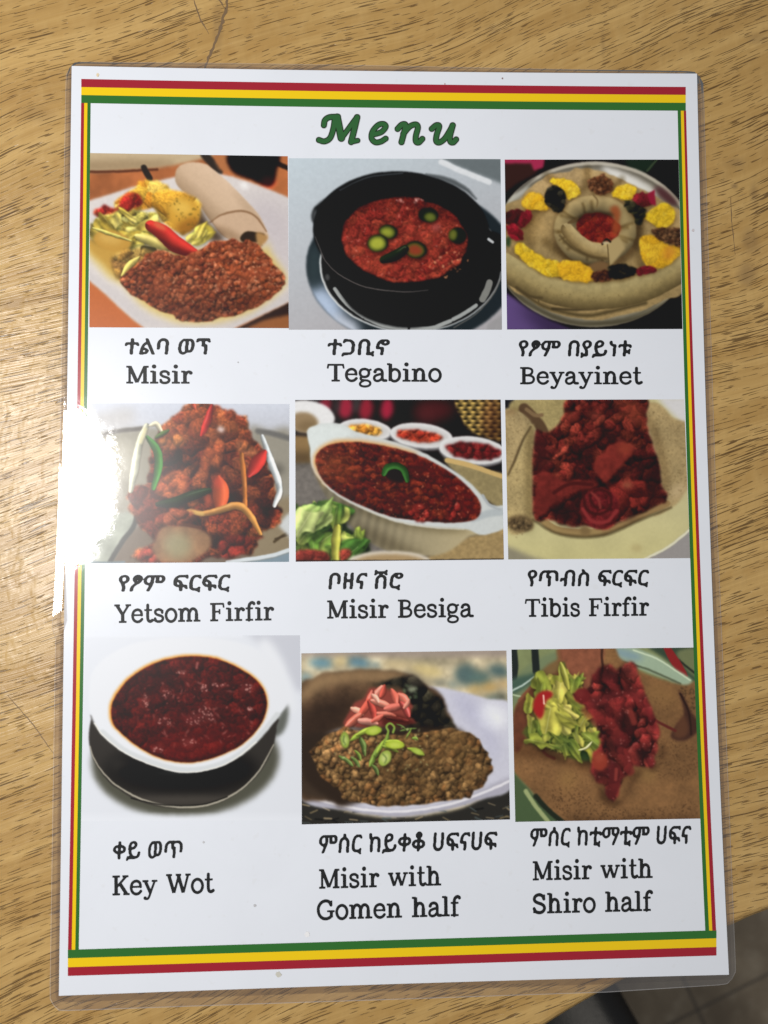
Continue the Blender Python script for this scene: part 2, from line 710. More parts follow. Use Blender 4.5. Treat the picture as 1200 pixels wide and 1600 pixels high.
def contour_mesh(name, F, iso, to_px, z, mat, parent, color=None):
    """marching squares: the area F > iso as one flat mesh; to_px maps raster (x, y) to photo pixels"""
    h, w = F.shape
    I = F > iso
    full = I[:-1, :-1] & I[1:, :-1] & I[:-1, 1:] & I[1:, 1:]
    anyc = I[:-1, :-1] | I[1:, :-1] | I[:-1, 1:] | I[1:, 1:]
    V, groups = [], {}

    def add(poly):
        b = len(V)
        V.extend(poly)
        groups.setdefault(len(poly), []).append(list(range(b, b + len(poly))))

    for y in range(h - 1):
        r = full[y]
        if not r.any():
            continue
        d = np.diff(np.concatenate([[0], r.astype(int), [0]]))
        for a, b in zip(np.where(d == 1)[0], np.where(d == -1)[0]):
            add([(a, y), (b, y), (b, y + 1), (a, y + 1)])
    ys, xs = np.where(anyc & ~full)
    for y, x in zip(ys, xs):
        cs = ((x, y), (x + 1, y), (x + 1, y + 1), (x, y + 1))
        v = [F[y, x] - iso, F[y, x + 1] - iso, F[y + 1, x + 1] - iso, F[y + 1, x] - iso]
        poly = []
        for i in range(4):
            j = (i + 1) % 4
            if v[i] > 0:
                poly.append(cs[i])
            if (v[i] > 0) != (v[j] > 0):
                t_ = v[i] / (v[i] - v[j])
                poly.append((cs[i][0] + (cs[j][0] - cs[i][0]) * t_, cs[i][1] + (cs[j][1] - cs[i][1]) * t_))
        if len(poly) > 2:
            add(poly)
    V = np.array(V, float)
    px = to_px(V[:, 0], V[:, 1])
    W = at(px[0], px[1], z)
    o = fast_mesh(name, W, [np.array(g_)[:, ::-1] for g_ in groups.values()], mat, parent)
    return o, px


def catmull(P, n=8, closed=False):
    P = np.array(P, float)
    if len(P) < 3 and not closed:
        return P
    if closed:
        Q = np.concatenate([P[-1:], P, P[:2]])
    else:
        Q = np.concatenate([2 * P[:1] - P[1:2], P, 2 * P[-1:] - P[-2:-1]])
    o = []
    for i in range(1, len(Q) - 2):
        p0, p1, p2, p3 = Q[i - 1], Q[i], Q[i + 1], Q[i + 2]
        for t_ in np.linspace(0, 1, n, endpoint=False):
            o.append(.5 * (2 * p1 + (p2 - p0) * t_ + (2 * p0 - 5 * p1 + 4 * p2 - p3) * t_ ** 2 + (3 * p1 - p0 - 3 * p2 + p3) * t_ ** 3))
    if not closed:
        o.append(Q[-2])
    return np.array(o)


# ---- a slab-serif alphabet drawn as pen strokes; 1 = cap height, 'c' curve, 'l' straight, 'o' closed curve
TK, MD, TN, SF = .185, .155, .115, .095


def stem(x, h=1.0, w=TK):
    return ('l', [(x, .02), (x, h - .02)], w)


def ser(x0, x1, y):
    y = y + (.035 if y < .3 else -.035)
    return ('l', [(x0, y), (x1, y)], SF)


def arch(x0, x1, h=.72):
    return ('c', [(x0, h * .62), (x0 + (x1 - x0) * .3, h * .93), (x0 + (x1 - x0) * .66, h * .97), (x1 - .02, h * .80), (x1, h * .5)], .15)


GL_ = {
    'M': (1.30, [stem(.21, 1, TN), ('l', [(.22, .98), (.62, .06)], TK), ('l', [(.64, .06), (1.03, .98)], TN), stem(1.06), ser(.03, .4, 0), ser(.86, 1.26, 0), ser(.03, .26, 1), ser(1.0, 1.26, 1)]),
    'i': (.52, [stem(.27, .72), ser(.06, .27, .72), ser(.05, .49, 0), ('l', [(.26, .98), (.265, .98)], .225)]),
    's': (.68, [('c', [(.54, .52), (.5, .64), (.34, .70), (.16, .65), (.12, .53), (.2, .43), (.36, .37), (.52, .31), (.58, .19), (.51, .07), (.34, .02), (.17, .06), (.11, .19)], .135), ('l', [(.565, .66), (.56, .50)], .08), ('l', [(.1, .03), (.1, .22)], .08)]),
    'r': (.68, [stem(.25, .72), ser(.05, .25, .72), ser(.04, .5, 0), ('c', [(.27, .42), (.34, .59), (.45, .68), (.56, .66)], .13), ('l', [(.57, .61), (.575, .61)], .19)]),
    'T': (1.0, [stem(.5), ('l', [(.06, .95), (.94, .95)], .1), ('l', [(.09, .98), (.05, .74)], .085), ('l', [(.91, .98), (.95, .74)], .085), ser(.27, .73, 0)]),
    'e': (.76, [('l', [(.1, .40), (.64, .40)], .09), ('c', [(.645, .40), (.61, .58), (.5, .68), (.36, .70), (.2, .63), (.11, .48), (.10, .30), (.18, .12), (.36, .025), (.54, .06), (.66, .17)], .14)]),
    'g': (.80, [('o', [(.35, .71), (.54, .65), (.6, .48), (.53, .31), (.35, .25), (.17, .31), (.1, .48), (.17, .65)], .135), ('l', [(.54, .62), (.74, .69)], .10), ('c', [(.22, .28), (.14, .19), (.17, .10), (.32, .06), (.52, .04), (.66, -.05), (.66, -.19), (.53, -.28), (.33, -.30), (.15, -.25), (.10, -.14), (.18, -.03), (.3, .03)], .115)]),
    'a': (.80, [('c', [(.13, .54), (.19, .65), (.34, .70), (.49, .65), (.55, .5), (.55, .2), (.6, .06), (.76, .045)], .145), ('c', [(.54, .43), (.34, .39), (.15, .31), (.095, .17), (.16, .05), (.3, .02), (.44, .08), (.55, .2)], .13), ('l', [(.14, .55), (.145, .55)], .17)]),
    'b': (.84, [stem(.2, 1.03), ser(.02, .2, 1.03), ('c', [(.2, .52), (.34, .67), (.52, .69), (.68, .56), (.72, .36), (.67, .15), (.51, .02), (.33, .03), (.2, .16)], .145)]),
    'n': (.95, [stem(.24, .72), ser(.04, .24, .72), ser(.03, .45, 0), arch(.24, .69), stem(.69, .45), ser(.5, .92, 0)]),
    'm': (1.42, [stem(.24, .72), ser(.04, .24, .72), ser(.04, .44, 0), arch(.24, .69), stem(.69, .45), ser(.53, .88, 0), arch(.69, 1.14), stem(1.14, .45), ser(.97, 1.37, 0)]),
    'o': (.78, [('o', [(.39, .71), (.58, .63), (.68, .45), (.68, .27), (.58, .09), (.39, .01), (.2, .09), (.1, .27), (.1, .45), (.2, .63)], .145)]),
    'B': (.95, [stem(.24), ser(.03, .3, 1), ser(.03, .3, 0), ('c', [(.24, .955), (.5, .95), (.68, .88), (.72, .74), (.65, .60), (.48, .53), (.24, .525)], .12), ('c', [(.3, .525), (.58, .51), (.76, .42), (.81, .27), (.74, .12), (.56, .05), (.24, .045)], .125)]),
    'y': (.86, [('l', [(.16, .68), (.46, .06)], .165), ('c', [(.71, .68), (.55, .3), (.4, -.08), (.3, -.23), (.15, -.24)], .11), ('l', [(.14, -.2), (.145, -.2)], .17), ser(.0, .34, .72), ser(.54, .86, .72)]),
    't': (.58, [('c', [(.25, .95), (.245, .6), (.245, .25), (.29, .09), (.40, .04), (.53, .10)], .16), ('l', [(.05, .675), (.5, .675)], .09)]),
    'Y': (1.0, [('l', [(.15, .96), (.5, .44)], .17), ('l', [(.85, .96), (.5, .44)], .115), ('l', [(.5, .48), (.5, .02)], TK), ser(.0, .33, 1), ser(.68, 1.0, 1), ser(.28, .72, 0)]),
    'F': (.92, [stem(.24), ser(.03, .5, 0), ('l', [(.03, .955), (.82, .955)], .1), ('l', [(.81, .98), (.84, .74)], .085), ('l', [(.24, .52), (.58, .52)], .09), ('l', [(.59, .66), (.59, .38)], .085)]),
    'f': (.56, [('c', [(.24, .02), (.24, .4), (.24, .76), (.30, .93), (.42, 1.0), (.52, .97)], .16), ('l', [(.54, .93), (.545, .93)], .16), ('l', [(.04, .675), (.48, .675)], .09), ser(.04, .48, 0)]),
    'K': (1.02, [stem(.24), ser(.03, .46, 0), ser(.03, .46, 1), ('l', [(.82, .95), (.28, .42)], .115), ('l', [(.47, .58), (.84, .05)], .18), ser(.66, 1.02, 0), ser(.62, .96, 1)]),
    'W': (1.42, [('l', [(.15, .96), (.44, .04)], .175), ('l', [(.46, .04), (.72, .90)], .115), ('l', [(.70, .96), (.98, .04)], .175), ('l', [(1.0, .04), (1.27, .96)], .115), ser(.0, .33, 1), ser(.56, .86, 1), ser(1.12, 1.42, 1)]),
    'w': (1.20, [('l', [(.14, .68), (.37, .04)], .16), ('l', [(.38, .04), (.60, .62)], .11), ('l', [(.59, .68), (.82, .04)], .16), ('l', [(.84, .04), (1.06, .68)], .11), ser(.0, .3, .72), ser(.46, .74, .72), ser(.92, 1.2, .72)]),
    'h': (.95, [stem(.24, 1.03), ser(.04, .24, 1.03), ser(.03, .45, 0), arch(.24, .69), stem(.69, .45), ser(.5, .92, 0)]),
    'l': (.50, [stem(.25, 1.03), ser(.04, .25, 1.03), ser(.03, .47, 0)]),
    'G': (1.08, [('c', [(.84, .74), (.73, .91), (.53, .965), (.3, .89), (.14, .70), (.10, .47), (.17, .23), (.34, .07), (.56, .03), (.76, .09), (.86, .18)], .155), ('l', [(.86, .1), (.86, .42)], .165), ('l', [(.62, .42), (1.04, .42)], .085), ('l', [(.87, .97), (.87, .72)], .085)]),
    'S': (.86, [('c', [(.70, .74), (.62, .89), (.44, .965), (.23, .91), (.13, .76), (.19, .62), (.36, .54), (.56, .47), (.70, .37), (.73, .22), (.62, .08), (.42, .03), (.22, .09), (.12, .24)], .16), ('l', [(.73, .97), (.73, .72)], .08), ('l', [(.11, .02), (.11, .26)], .08)]),
    ' ': (.52, []),
}
RES = 30                                        # raster cells per cap height


def stroke_field(strokes, x0, y0, w, h, res):
    """signed pen field (positive inside) of strokes on a raster"""
    out = np.full((h, w), -9.0)
    for kind, P, wd in strokes:
        P = np.array(P, float)
        if kind == 'c':
            P = catmull(P, 6)
        elif kind == 'o':
            P = catmull(P, 6, True)
            P = np.concatenate([P, P[:1]])
        m = wd / 2 + .06
        a0, b0 = int((P[:, 0].min() - m - x0) * res), int((P[:, 0].max() + m - x0) * res) + 2
        a1, b1 = int((P[:, 1].min() - m - y0) * res), int((P[:, 1].max() + m - y0) * res) + 2
        a0, a1 = max(a0, 0), max(a1, 0)
        b0, b1 = min(b0, w), min(b1, h)
        xs = (np.arange(a0, b0) / res + x0)[None, :]
        ys = (np.arange(a1, b1) / res + y0)[:, None]
        best = np.full((b1 - a1, b0 - a0), 9.0)
        for i in range(len(P) - 1):
            p, d = P[i], P[i + 1] - P[i]
            L = max(d @ d, 1e-9)
            t_ = np.clip(((xs - p[0]) * d[0] + (ys - p[1]) * d[1]) / L, 0, 1)
            best = np.minimum(best, np.hypot(xs - p[0] - d[0] * t_, ys - p[1] - d[1] * t_))
            if kind == 'l' and res < 40 and L > .001:            # square pen ends
                q = math.sqrt(L)
                ax = ((xs - p[0]) * d[0] + (ys - p[1]) * d[1]) / q
                la = np.abs((xs - p[0]) * d[1] - (ys - p[1]) * d[0]) / q
                best = np.maximum(la, wd / 2 + np.maximum(-ax, ax - q))
        out[a1:b1, a0:b0] = np.maximum(out[a1:b1, a0:b0], wd / 2 - best)
    return out


def latin_field(s):
    strokes, x = [], 0.0
    for ch in s:
        adv, st = GL_[ch]
        for k, P, w in st:
            strokes.append((k, [(a + x, b) for a, b in P], w))
        x += adv
    W_, H_ = int((x + .3) * RES) + 4, int(1.75 * RES)
    F_ = stroke_field(strokes, -.12, -.45, W_, H_, RES)
    return F_, 0.0, x


def ethiopic_field(s, ex=.053, ey=.035, shear=.08):
    """outline of the script from Blender's own font stack, thickened like the bold print"""
    cu = bpy.data.curves.new('text', 'FONT')
    cu.body = s
    cu.size = 1.4
    cu.resolution_u = 4
    o = bpy.data.objects.new('text', cu)
    COL.objects.link(o)
    bpy.context.view_layer.update()
    me = bpy.data.meshes.new_from_object(o.evaluated_get(bpy.context.evaluated_depsgraph_get()))
    me.calc_loop_triangles()
    v = np.empty(len(me.vertices) * 3, np.float32)
    me.vertices.foreach_get('co', v)
    v = v.reshape(-1, 3)[:, :2].astype(float)
    tri = np.empty(len(me.loop_triangles) * 3, np.int32)
    me.loop_triangles.foreach_get('vertices', tri)
    tri = tri.reshape(-1, 3)
    bpy.data.objects.remove(o)
    bpy.data.curves.remove(cu)
    bpy.data.meshes.remove(me)
    v[:, 0] += v[:, 1] * shear
    x1 = v[:, 0].max()
    x0 = v[:, 0].min()
    W_, H_ = int((x1 - x0 + .4) * RES) + 4, int(1.9 * RES)
    ox, oy = x0 - .15, -.5
    M = np.zeros((H_, W_), bool)
    q = (v - np.array([ox, oy])) * RES
    for a, b, c_ in q[tri]:
        xa, xb = int(min(a[0], b[0], c_[0])), int(max(a[0], b[0], c_[0])) + 2
        ya, yb = int(min(a[1], b[1], c_[1])), int(max(a[1], b[1], c_[1])) + 2
        X_, Y_ = np.meshgrid(np.arange(xa, xb), np.arange(ya, yb))
        d = (b[0] - a[0]) * (c_[1] - a[1]) - (b[1] - a[1]) * (c_[0] - a[0])
        if abs(d) < 1e-9:
            continue
        l1 = ((b[0] - X_) * (c_[1] - Y_) - (b[1] - Y_) * (c_[0] - X_)) / d
        l2 = ((c_[0] - X_) * (a[1] - Y_) - (c_[1] - Y_) * (a[0] - X_)) / d
        M[ya:yb, xa:xb] |= (l1 >= -.01) & (l2 >= -.01) & (l1 + l2 <= 1.01)
    rx, ry = ex * RES, ey * RES
    D = np.zeros_like(M)
    for dy in range(-int(ry) - 1, int(ry) + 2):
        for dx in range(-int(rx) - 1, int(rx) + 2):
            if (dx / max(rx, .6)) ** 2 + (dy / max(ry, .6)) ** 2 <= 1.0:
                D |= np.roll(np.roll(M, dy, 0), dx, 1)
    return smooth_field(D.astype(float), 1.0) - .5, x0 - ox - .12 - ex, x1 - ox - .12 + ex


black_ink = under_film('black_ink', (.008, .009, .010), rough=.5)


def caption_line(parent, s, p0, p1, cap, latin=True, name='text_line'):
    """one printed line from p0 to p1 (photo pixels, on the baseline), cap = letter height in pixels"""
    if latin:
        F_, a, b = latin_field(s)
        oy = .45
        k = 1.0
    else:
        F_, a, b = ethiopic_field(s)
        oy = .5
        k = 1.0
    p0, p1 = np.array(p0, float), np.array(p1, float)
    ex_ = (p1 - p0) / (b - a)
    ey_ = np.array([(p1 - p0)[1], -(p1 - p0)[0]]) / np.linalg.norm(p1 - p0) * cap
    ey_ = np.array([ey_[0] * .3, ey_[1]])

    def to_px(x, y):
        u_ = x / RES - .12 - a
        v_ = y / RES - oy
        return p0[0] + u_ * ex_[0] + v_ * ey_[0], p0[1] + u_ * ex_[1] + v_ * ey_[1]

    o, _ = contour_mesh(name, F_, -.009 if latin else 0.0, to_px, .00006, black_ink, parent)
    return o


CAPS = [
    ('ተልባ ወፕ', (193.7, 553), (330, 553), 23.5, [('Misir', (196.5, 598.8), (301, 599), 26.8)]),
    ('ተጋቢኖ', (510.5, 554), (610, 554), 23.5, [('Tegabino', (510.5, 595.6), (690.5, 596), 27)]),
    ('የፆም በያይነቱ', (810, 556), (988, 556), 23.5, [('Beyayinet', (812, 600), (1003.5, 600), 26)]),
    ('የፆም ፍርፍር', (185, 923.5), (361, 922), 24, [('Yetsom Firfir', (178.7, 973), (428.5, 968.8), 28)]),
    ('ቦዘና ሽሮ', (512.5, 920), (631, 919), 24, [('Misir Besiga', (510.5, 966.2), (739.5, 963.6), 27.5)]),
    ('የጥብስ ፍርፍር', (824, 915.5), (1015, 914.5), 24, [('Tibis Firfir', (820, 963.6), (1014.5, 961.6), 27.5)]),
    ('ቀይ ወጥ', (176, 1342), (286, 1339.5), 26, [('Key Wot', (175, 1398.8), (334.5, 1394.3), 30)]),
    ('ምሰር ከይቀቆ ሀፍናሀፍ', (498, 1332.5), (778, 1326.8), 27, [('Misir with', (498, 1388.3), (690, 1383), 29.5), ('Gomen half', (494.7, 1437), (718.5, 1430.8), 30)]),
    ('ምሰር ከቲማቲም ሀፍና', (828, 1321.8), (1081, 1317.5), 27, [('Misir with', (831.8, 1375.3), (1020.4, 1371.3), 29), ('Shiro half', (831.5, 1427.3), (1018.8, 1422.7), 30)]),
]
for am, a, b, cap, lat in CAPS:
    e = empty('caption')
    e.parent = menu
    e.location = (0, 0, -TABLE_Z)
    e['label'] = 'black printed caption ' + ' '.join(l[0] for l in lat)
    caption_line(e, am, a, b, cap, False)
    for s_, p0, p1, cp in lat:
        caption_line(e, s_, p0, p1, cp)

# the title in brush script: dark outline under a green fill
TS = [
    ('c', [(120, 142), (128, 106), (160, 84), (222, 80)], 33), ('c', [(200, 84), (190, 160), (166, 232), (125, 258), (84, 248)], 33),
    ('l', [(216, 84), (246, 234)], 44), ('l', [(250, 232), (358, 84)], 30), ('c', [(360, 84), (340, 170), (317, 262)], 36), ('l', [(318, 262), (364, 252)], 28),
    ('c', [(478, 208), (535, 190), (566, 152), (548, 132), (510, 142), (472, 186), (464, 234), (490, 264), (530, 260), (566, 238)], 32),
    ('c', [(652, 168), (682, 138), (708, 138), (702, 180), (680, 264)], 34), ('c', [(692, 205), (738, 152), (782, 136), (798, 158), (784, 218), (784, 258), (804, 266), (830, 240)], 33),
    ('c', [(898, 168), (930, 142), (952, 150), (934, 210), (930, 254), (952, 266), (992, 238), (1034, 172), (1048, 142)], 33), ('c', [(1050, 142), (1030, 220), (1032, 258), (1052, 266), (1074, 244)], 33),
]
TF = stroke_field([(k, np.array(P) / 100, w / 100) for k, P, w in TS], .4, .4, 480, 180, 42)


def title_px(x, y):
    return 480 + (x / 42 + .4) * 100 / 4.615, 165 + (y / 42 + .4) * 100 / 4.615


tit = empty('title')
tit.parent = menu
tit.location = (0, 0, -TABLE_Z)
tit['label'] = 'green script title Menu with dark outline'
contour_mesh('letter_shadow', TF, -.085, title_px, .000042, under_film('grey_ink', (.50, .53, .54)), tit)
contour_mesh('letter_outline', TF, -.055, title_px, .00005, under_film('dark_green_ink', (.012, .022, .012)), tit)
contour_mesh('letter_fill', TF, .008, title_px, .00008, under_film('script_green_ink', lin((46, 98, 52))), tit)

# small marks on the sheet
for (x, y, r, cl) in ((152.5, 117, 3.2, (.75, .62, .42)), (398, 1415, 2.6, (.52, .52, .54)), (435, 1523, 5, (.60, .59, .52)), (785, 122.5, 1.6, (.3, .2, .2)), (372, 566, 1.5, (.5, .5, .52)),
                      (480, 1460, 5, (.86, .86, .88)), (1083, 360, 2.6, (.62, .58, .60)), (695, 131, 1.3, (.5, .3, .3)), (318, 1316, 2.0, (.55, .55, .57))):
    rs2 = random.Random(int(x))
    k = 14
    P = [(x + r * rs2.uniform(.6, 1.1) * math.cos(2 * math.pi * i / k) * (.7 if r == 3.2 else 1), y + r * rs2.uniform(.6, 1.1) * math.sin(2 * math.pi * i / k)) for i in range(k)]
    A = at([p[0] for p in P], [p[1] for p in P], .00009)
    child(mesh_obj('stain', A, [list(range(k))[::-1]], under_film('stain', cl), menu))

# ------------------------------------------------------------------ the nine printed food photographs
# each picture is computed here as ink colours on a fine grid of the print; coordinates are those of an
# enlarged crop of the picture (x0, y0 = crop corner in photo pixels, s = enlargement)
RAST = 1.5                                      # raster cells per photo pixel


def box_blur(A, r):
    """three box blurs ~ gaussian of sigma r (cells)"""
    if r < .35:
        return A
    k = max(1, int(round(r)))
    for _ in range(3 if r > 1 else 1):
        for ax in (0, 1):
            P = np.concatenate([np.repeat(A.take([0], ax), k, ax), A, np.repeat(A.take([-1], ax), k, ax)], ax)
            C = np.cumsum(P, ax)
            n_ = A.shape[ax]
            hi = C.take(range(2 * k, 2 * k + n_), ax)
            lo = np.concatenate([np.zeros_like(C.take([0], ax)), C.take(range(0, n_ - 1), ax)], ax)
            A = (hi - lo) / (2 * k + 1)
    return A


class Pic:
    def __init__(self, x0, y0, s, corners, seed):
        self.x0, self.y0, self.s, self.c = x0, y0, s, corners
        self.k = RAST / s
        self.w, self.h = int(1215 * self.k) + 2, int((max(c[1] for c in corners) + 15) * self.k) + 2
        self.A = np.zeros((self.h, self.w, 3)) + 128.0
        self.r = np.random.RandomState(seed)
        self.X, self.Y = np.meshgrid(np.arange(self.w) / self.k, np.arange(self.h) / self.k)

    # ---- masks
    def poly(self, pts, soft=3, smooth=True, rough=0):
        P = np.array(pts, float)
        if smooth:
            P = catmull(P, 6, True)
        if rough:
            n_ = len(P)
            j = self.r.randn(n_, 2)
            j = (j + np.roll(j, 1, 0)) * rough * .6
            P = P + j
        P = P * self.k
        M = np.zeros((self.h, self.w))
        SUB = 2
        x1, y1 = P[:, 0], P[:, 1]
        x2, y2 = np.roll(x1, -1), np.roll(y1, -1)
        ya, yb = max(0, int(P[:, 1].min())), min(self.h, int(P[:, 1].max()) + 2)
        xs = np.arange(self.w)
        for y in range(ya, yb):
            for q in range(SUB):
                yy = y + (q + .5) / SUB - .5
                m = (y1 <= yy) != (y2 <= yy)
                if not m.any():
                    continue
                c_ = np.sort(x1[m] + (yy - y1[m]) / (y2[m] - y1[m]) * (x2[m] - x1[m]))
                for a, b in zip(c_[0::2], c_[1::2]):
                    i0, i1 = max(0, int(a) - 1), min(self.w, int(b) + 3)
                    if i1 > i0:
                        M[y, i0:i1] += (np.clip(xs[i0:i1] + .5 - a, 0, 1) * np.clip(b - xs[i0:i1] + .5, 0, 1)) / SUB
        return self.soften(np.clip(M, 0, 1), soft)

    def soften(self, M, soft):
        r = soft * self.k
        if r < .35:
            return M
        ys, xs = np.where(M > 0)
        if not len(ys):
            return M
        p = int(r * 3.5) + 2
        a, b, c_, d = max(0, ys.min() - p), min(self.h, ys.max() + p), max(0, xs.min() - p), min(self.w, xs.max() + p)
        M[a:b, c_:d] = box_blur(M[a:b, c_:d], r)
        return M

    def dist_line(self, pts, curve=True):
        P = catmull(pts, 6) if curve and len(pts) > 2 else np.array(pts, float)
        best = np.full((self.h, self.w), 1e9)
        T_ = np.zeros_like(best)
        S_ = np.zeros_like(best)
        L = np.concatenate([[0], np.cumsum(np.linalg.norm(np.diff(P, axis=0), axis=1))])
        for i in range(len(P) - 1):
            p, d = P[i], P[i + 1] - P[i]
            ll = max(d @ d, 1e-6)
            t_ = np.clip(((self.X - p[0]) * d[0] + (self.Y - p[1]) * d[1]) / ll, 0, 1)
            ex, ey = self.X - p[0] - d[0] * t_, self.Y - p[1] - d[1] * t_
            dd = np.hypot(ex, ey)
            m = dd < best
            best[m] = dd[m]
            T_[m] = ((L[i] + t_ * math.sqrt(ll)) / L[-1])[m]
            S_[m] = np.sign(d[0] * ey - d[1] * ex)[m]
        return best, T_, S_

    def ellm(self, cx, cy, rx, ry, rot=0, soft=3, rough=0):
        n_ = 40
        t_ = np.linspace(0, 2 * math.pi, n_, endpoint=False)
        a = math.radians(rot)
        j = 1 + (rough * self.r.randn(n_) if rough else 0)
        x, y = rx * np.cos(t_) * j, ry * np.sin(t_) * j
        return self.poly(np.stack([cx + x * math.cos(a) - y * math.sin(a), cy + x * math.sin(a) + y * math.cos(a)], 1), soft)

    # ---- painting
    def put(self, M, col, op=1.0):
        M = (M * op)[..., None]
        self.A = self.A * (1 - M) + np.asarray(col, float) * M

    def fill(self, pts, col, soft=3, op=1.0, smooth=True, rough=0):
        self.put(self.poly(pts, soft, smooth, rough), col, op)

    def ell(self, cx, cy, rx, ry, col, rot=0, soft=3, op=1.0, rough=0):
        self.put(self.ellm(cx, cy, rx, ry, rot, soft, rough), col, op)

    def line(self, pts, w, col, soft=3, op=1.0, taper=0.0):
        d, t_, _ = self.dist_line(pts)
        ww = w / 2 * (1 - taper * np.abs(2 * t_ - 1) ** 2)
        self.put(np.clip((ww - d) / max(soft, 1.0) + .5, 0, 1), col, op)

    def tube(self, pts, w, col, dark, light, soft=4, taper=0.0, lightside=-1, noise=.05):
        """a rounded roll: lit on one side, dark on the other"""
        d, t_, s_ = self.dist_line(pts)
        ww = w / 2 * (1 - taper * np.abs(2 * t_ - 1) ** 2)
        v = np.clip(d * s_ * lightside / ww, -1, 1)       # +1 = lit side
        col, dark, light = (np.asarray(c_, float) for c_ in (col, dark, light))
        b = np.clip((v + .15) * 1.0, 0, 1)[..., None]
        e = np.clip(-v * 1.1 - .1, 0, 1)[..., None]
        rgb = col + (light - col) * (b * (1 - np.clip(v[..., None] - .75, 0, .25) * 1.2)) + (dark - col) * e
        rgb = rgb * (1 + noise * self.fbm(30, 4)[..., None])
        self.put(np.clip((ww - d) / max(soft, 1.0) + .5, 0, 1), rgb)

    def veg(self, pts, w, col, taper=.5, shadow=.55, hi=.5, soft=3, ang=-1):
        """a strip of vegetable: cast shade below, rounded body, uneven hue, wet glint"""
        d, t_, s_ = self.dist_line(pts)
        n1 = self.fbm(w * 1.6, 3)
        ww = w / 2 * (1 - taper * np.abs(2 * t_ - 1) ** 2.2) * (1 + .14 * n1)
        sh = np.clip((ww * 1.25 - d) / (w * .35), 0, 1)
        k = max(1, int(w * .16 * self.k))
        sh = np.roll(np.roll(sh, k, 0), k // 2, 1)
        self.tone(sh, 1 - shadow * np.array([.85, .95, 1.0]))
        v = np.clip(d * s_ * ang / np.maximum(ww, 1), -1, 1)
        col = np.asarray(col, float)
        lum = 1.0 + .22 * np.sin(v * 2.2) - .28 * np.clip(np.abs(v) - .55, 0, 1) + .10 * n1 + .10 * self.fbm(w * 5, 2)
        rgb = col * lum[..., None]
        g_ = np.clip(1 - np.abs(v - .42) / .22, 0, 1) * np.clip(self.fbm(w * 2.2, 2) + .2, 0, 1) * hi
        rgb = rgb * (1 - g_[..., None]) + np.minimum(col * .5 + 140, 250) * g_[..., None]
        self.put(np.clip((ww - d) / max(soft, 1.0) + .5, 0, 1), np.clip(rgb, 0, 255))

    def leaves(self, M, n_, r0, r1, cols, ang=0, spread=90, dark=.6):
        """a tangle of torn lettuce leaves"""
        ys, xs = np.where(M > .5)
        cols = np.array(cols, float)
        for q in self.r.randint(0, len(ys), n_):
            cx, cy = xs[q] / self.k, ys[q] / self.k
            r = self.r.uniform(r0, r1)
            a = math.radians(ang + self.r.uniform(-spread, spread))
            n2 = 11
            t_ = np.linspace(0, 2 * math.pi, n2, endpoint=False)
            rr = r * (1 + .28 * self.r.randn(n2))
            asp = self.r.uniform(.32, .75)
            x, y = rr * np.cos(t_), rr * np.sin(t_) * asp
            pts = np.stack([cx + x * math.cos(a) - y * math.sin(a), cy + x * math.sin(a) + y * math.cos(a)], 1)
            m = self.poly(pts, 2.5, True, 1.5)
            shd = self.soften(np.roll(np.roll(m, int(.16 * r * self.k), 0), int(.05 * r * self.k), 1), .16 * r)
            self.tone(shd, 1 - dark * np.array([.9, .82, 1.0]))
            u = ((self.X - cx) * math.cos(a) + (self.Y - cy) * math.sin(a)) / r
            v = (-(self.X - cx) * math.sin(a) + (self.Y - cy) * math.cos(a)) / (r * asp)
            c_ = cols[self.r.randint(len(cols))]
            c2 = cols[self.r.randint(len(cols))]
            f = np.clip(.5 + .5 * u, 0, 1)[..., None]
            fold = .16 * np.sin(v * self.r.uniform(3, 6) + self.r.uniform(0, 6) + u * 2)
            rgb = (c_ * (1 - f) + c2 * f) * (1 + fold + .10 * self.fbm(r * .5, 3) - .14 * np.clip(v, -1, 1))[..., None]
            rib = np.clip(1 - np.abs(v + .12 * u) / .07, 0, 1) * (u < .8) * .35
            rgb = rgb * (1 - rib[..., None]) + np.array([222, 224, 170]) * rib[..., None]
            self.put(m, np.clip(rgb, 0, 255))

    def fbm(self, size, octv=4, seed=None):
        """value noise, about -1..1; size in crop units"""
        out = np.zeros((self.h, self.w))
        amp, tot = 1.0, 0
        for o in range(octv):
            c_ = max(size * self.k / 2 ** o, 1.0)
            gy, gx = int(self.h / c_) + 3, int(self.w / c_) + 3
            G = self.r.rand(gy, gx) * 2 - 1
            y, x = np.arange(self.h) / c_, np.arange(self.w) / c_
            yi, xi = y.astype(int), x.astype(int)
            fy, fx = y - yi, x - xi
            fy, fx = (fy * fy * (3 - 2 * fy))[:, None], (fx * fx * (3 - 2 * fx))[None, :]
            a = G[yi][:, xi] * (1 - fx) + G[yi][:, xi + 1] * fx
            b = G[yi + 1][:, xi] * (1 - fx) + G[yi + 1][:, xi + 1] * fx
            out += amp * (a * (1 - fy) + b * fy)
            tot += amp
            amp *= .55
        return out / tot * 1.6

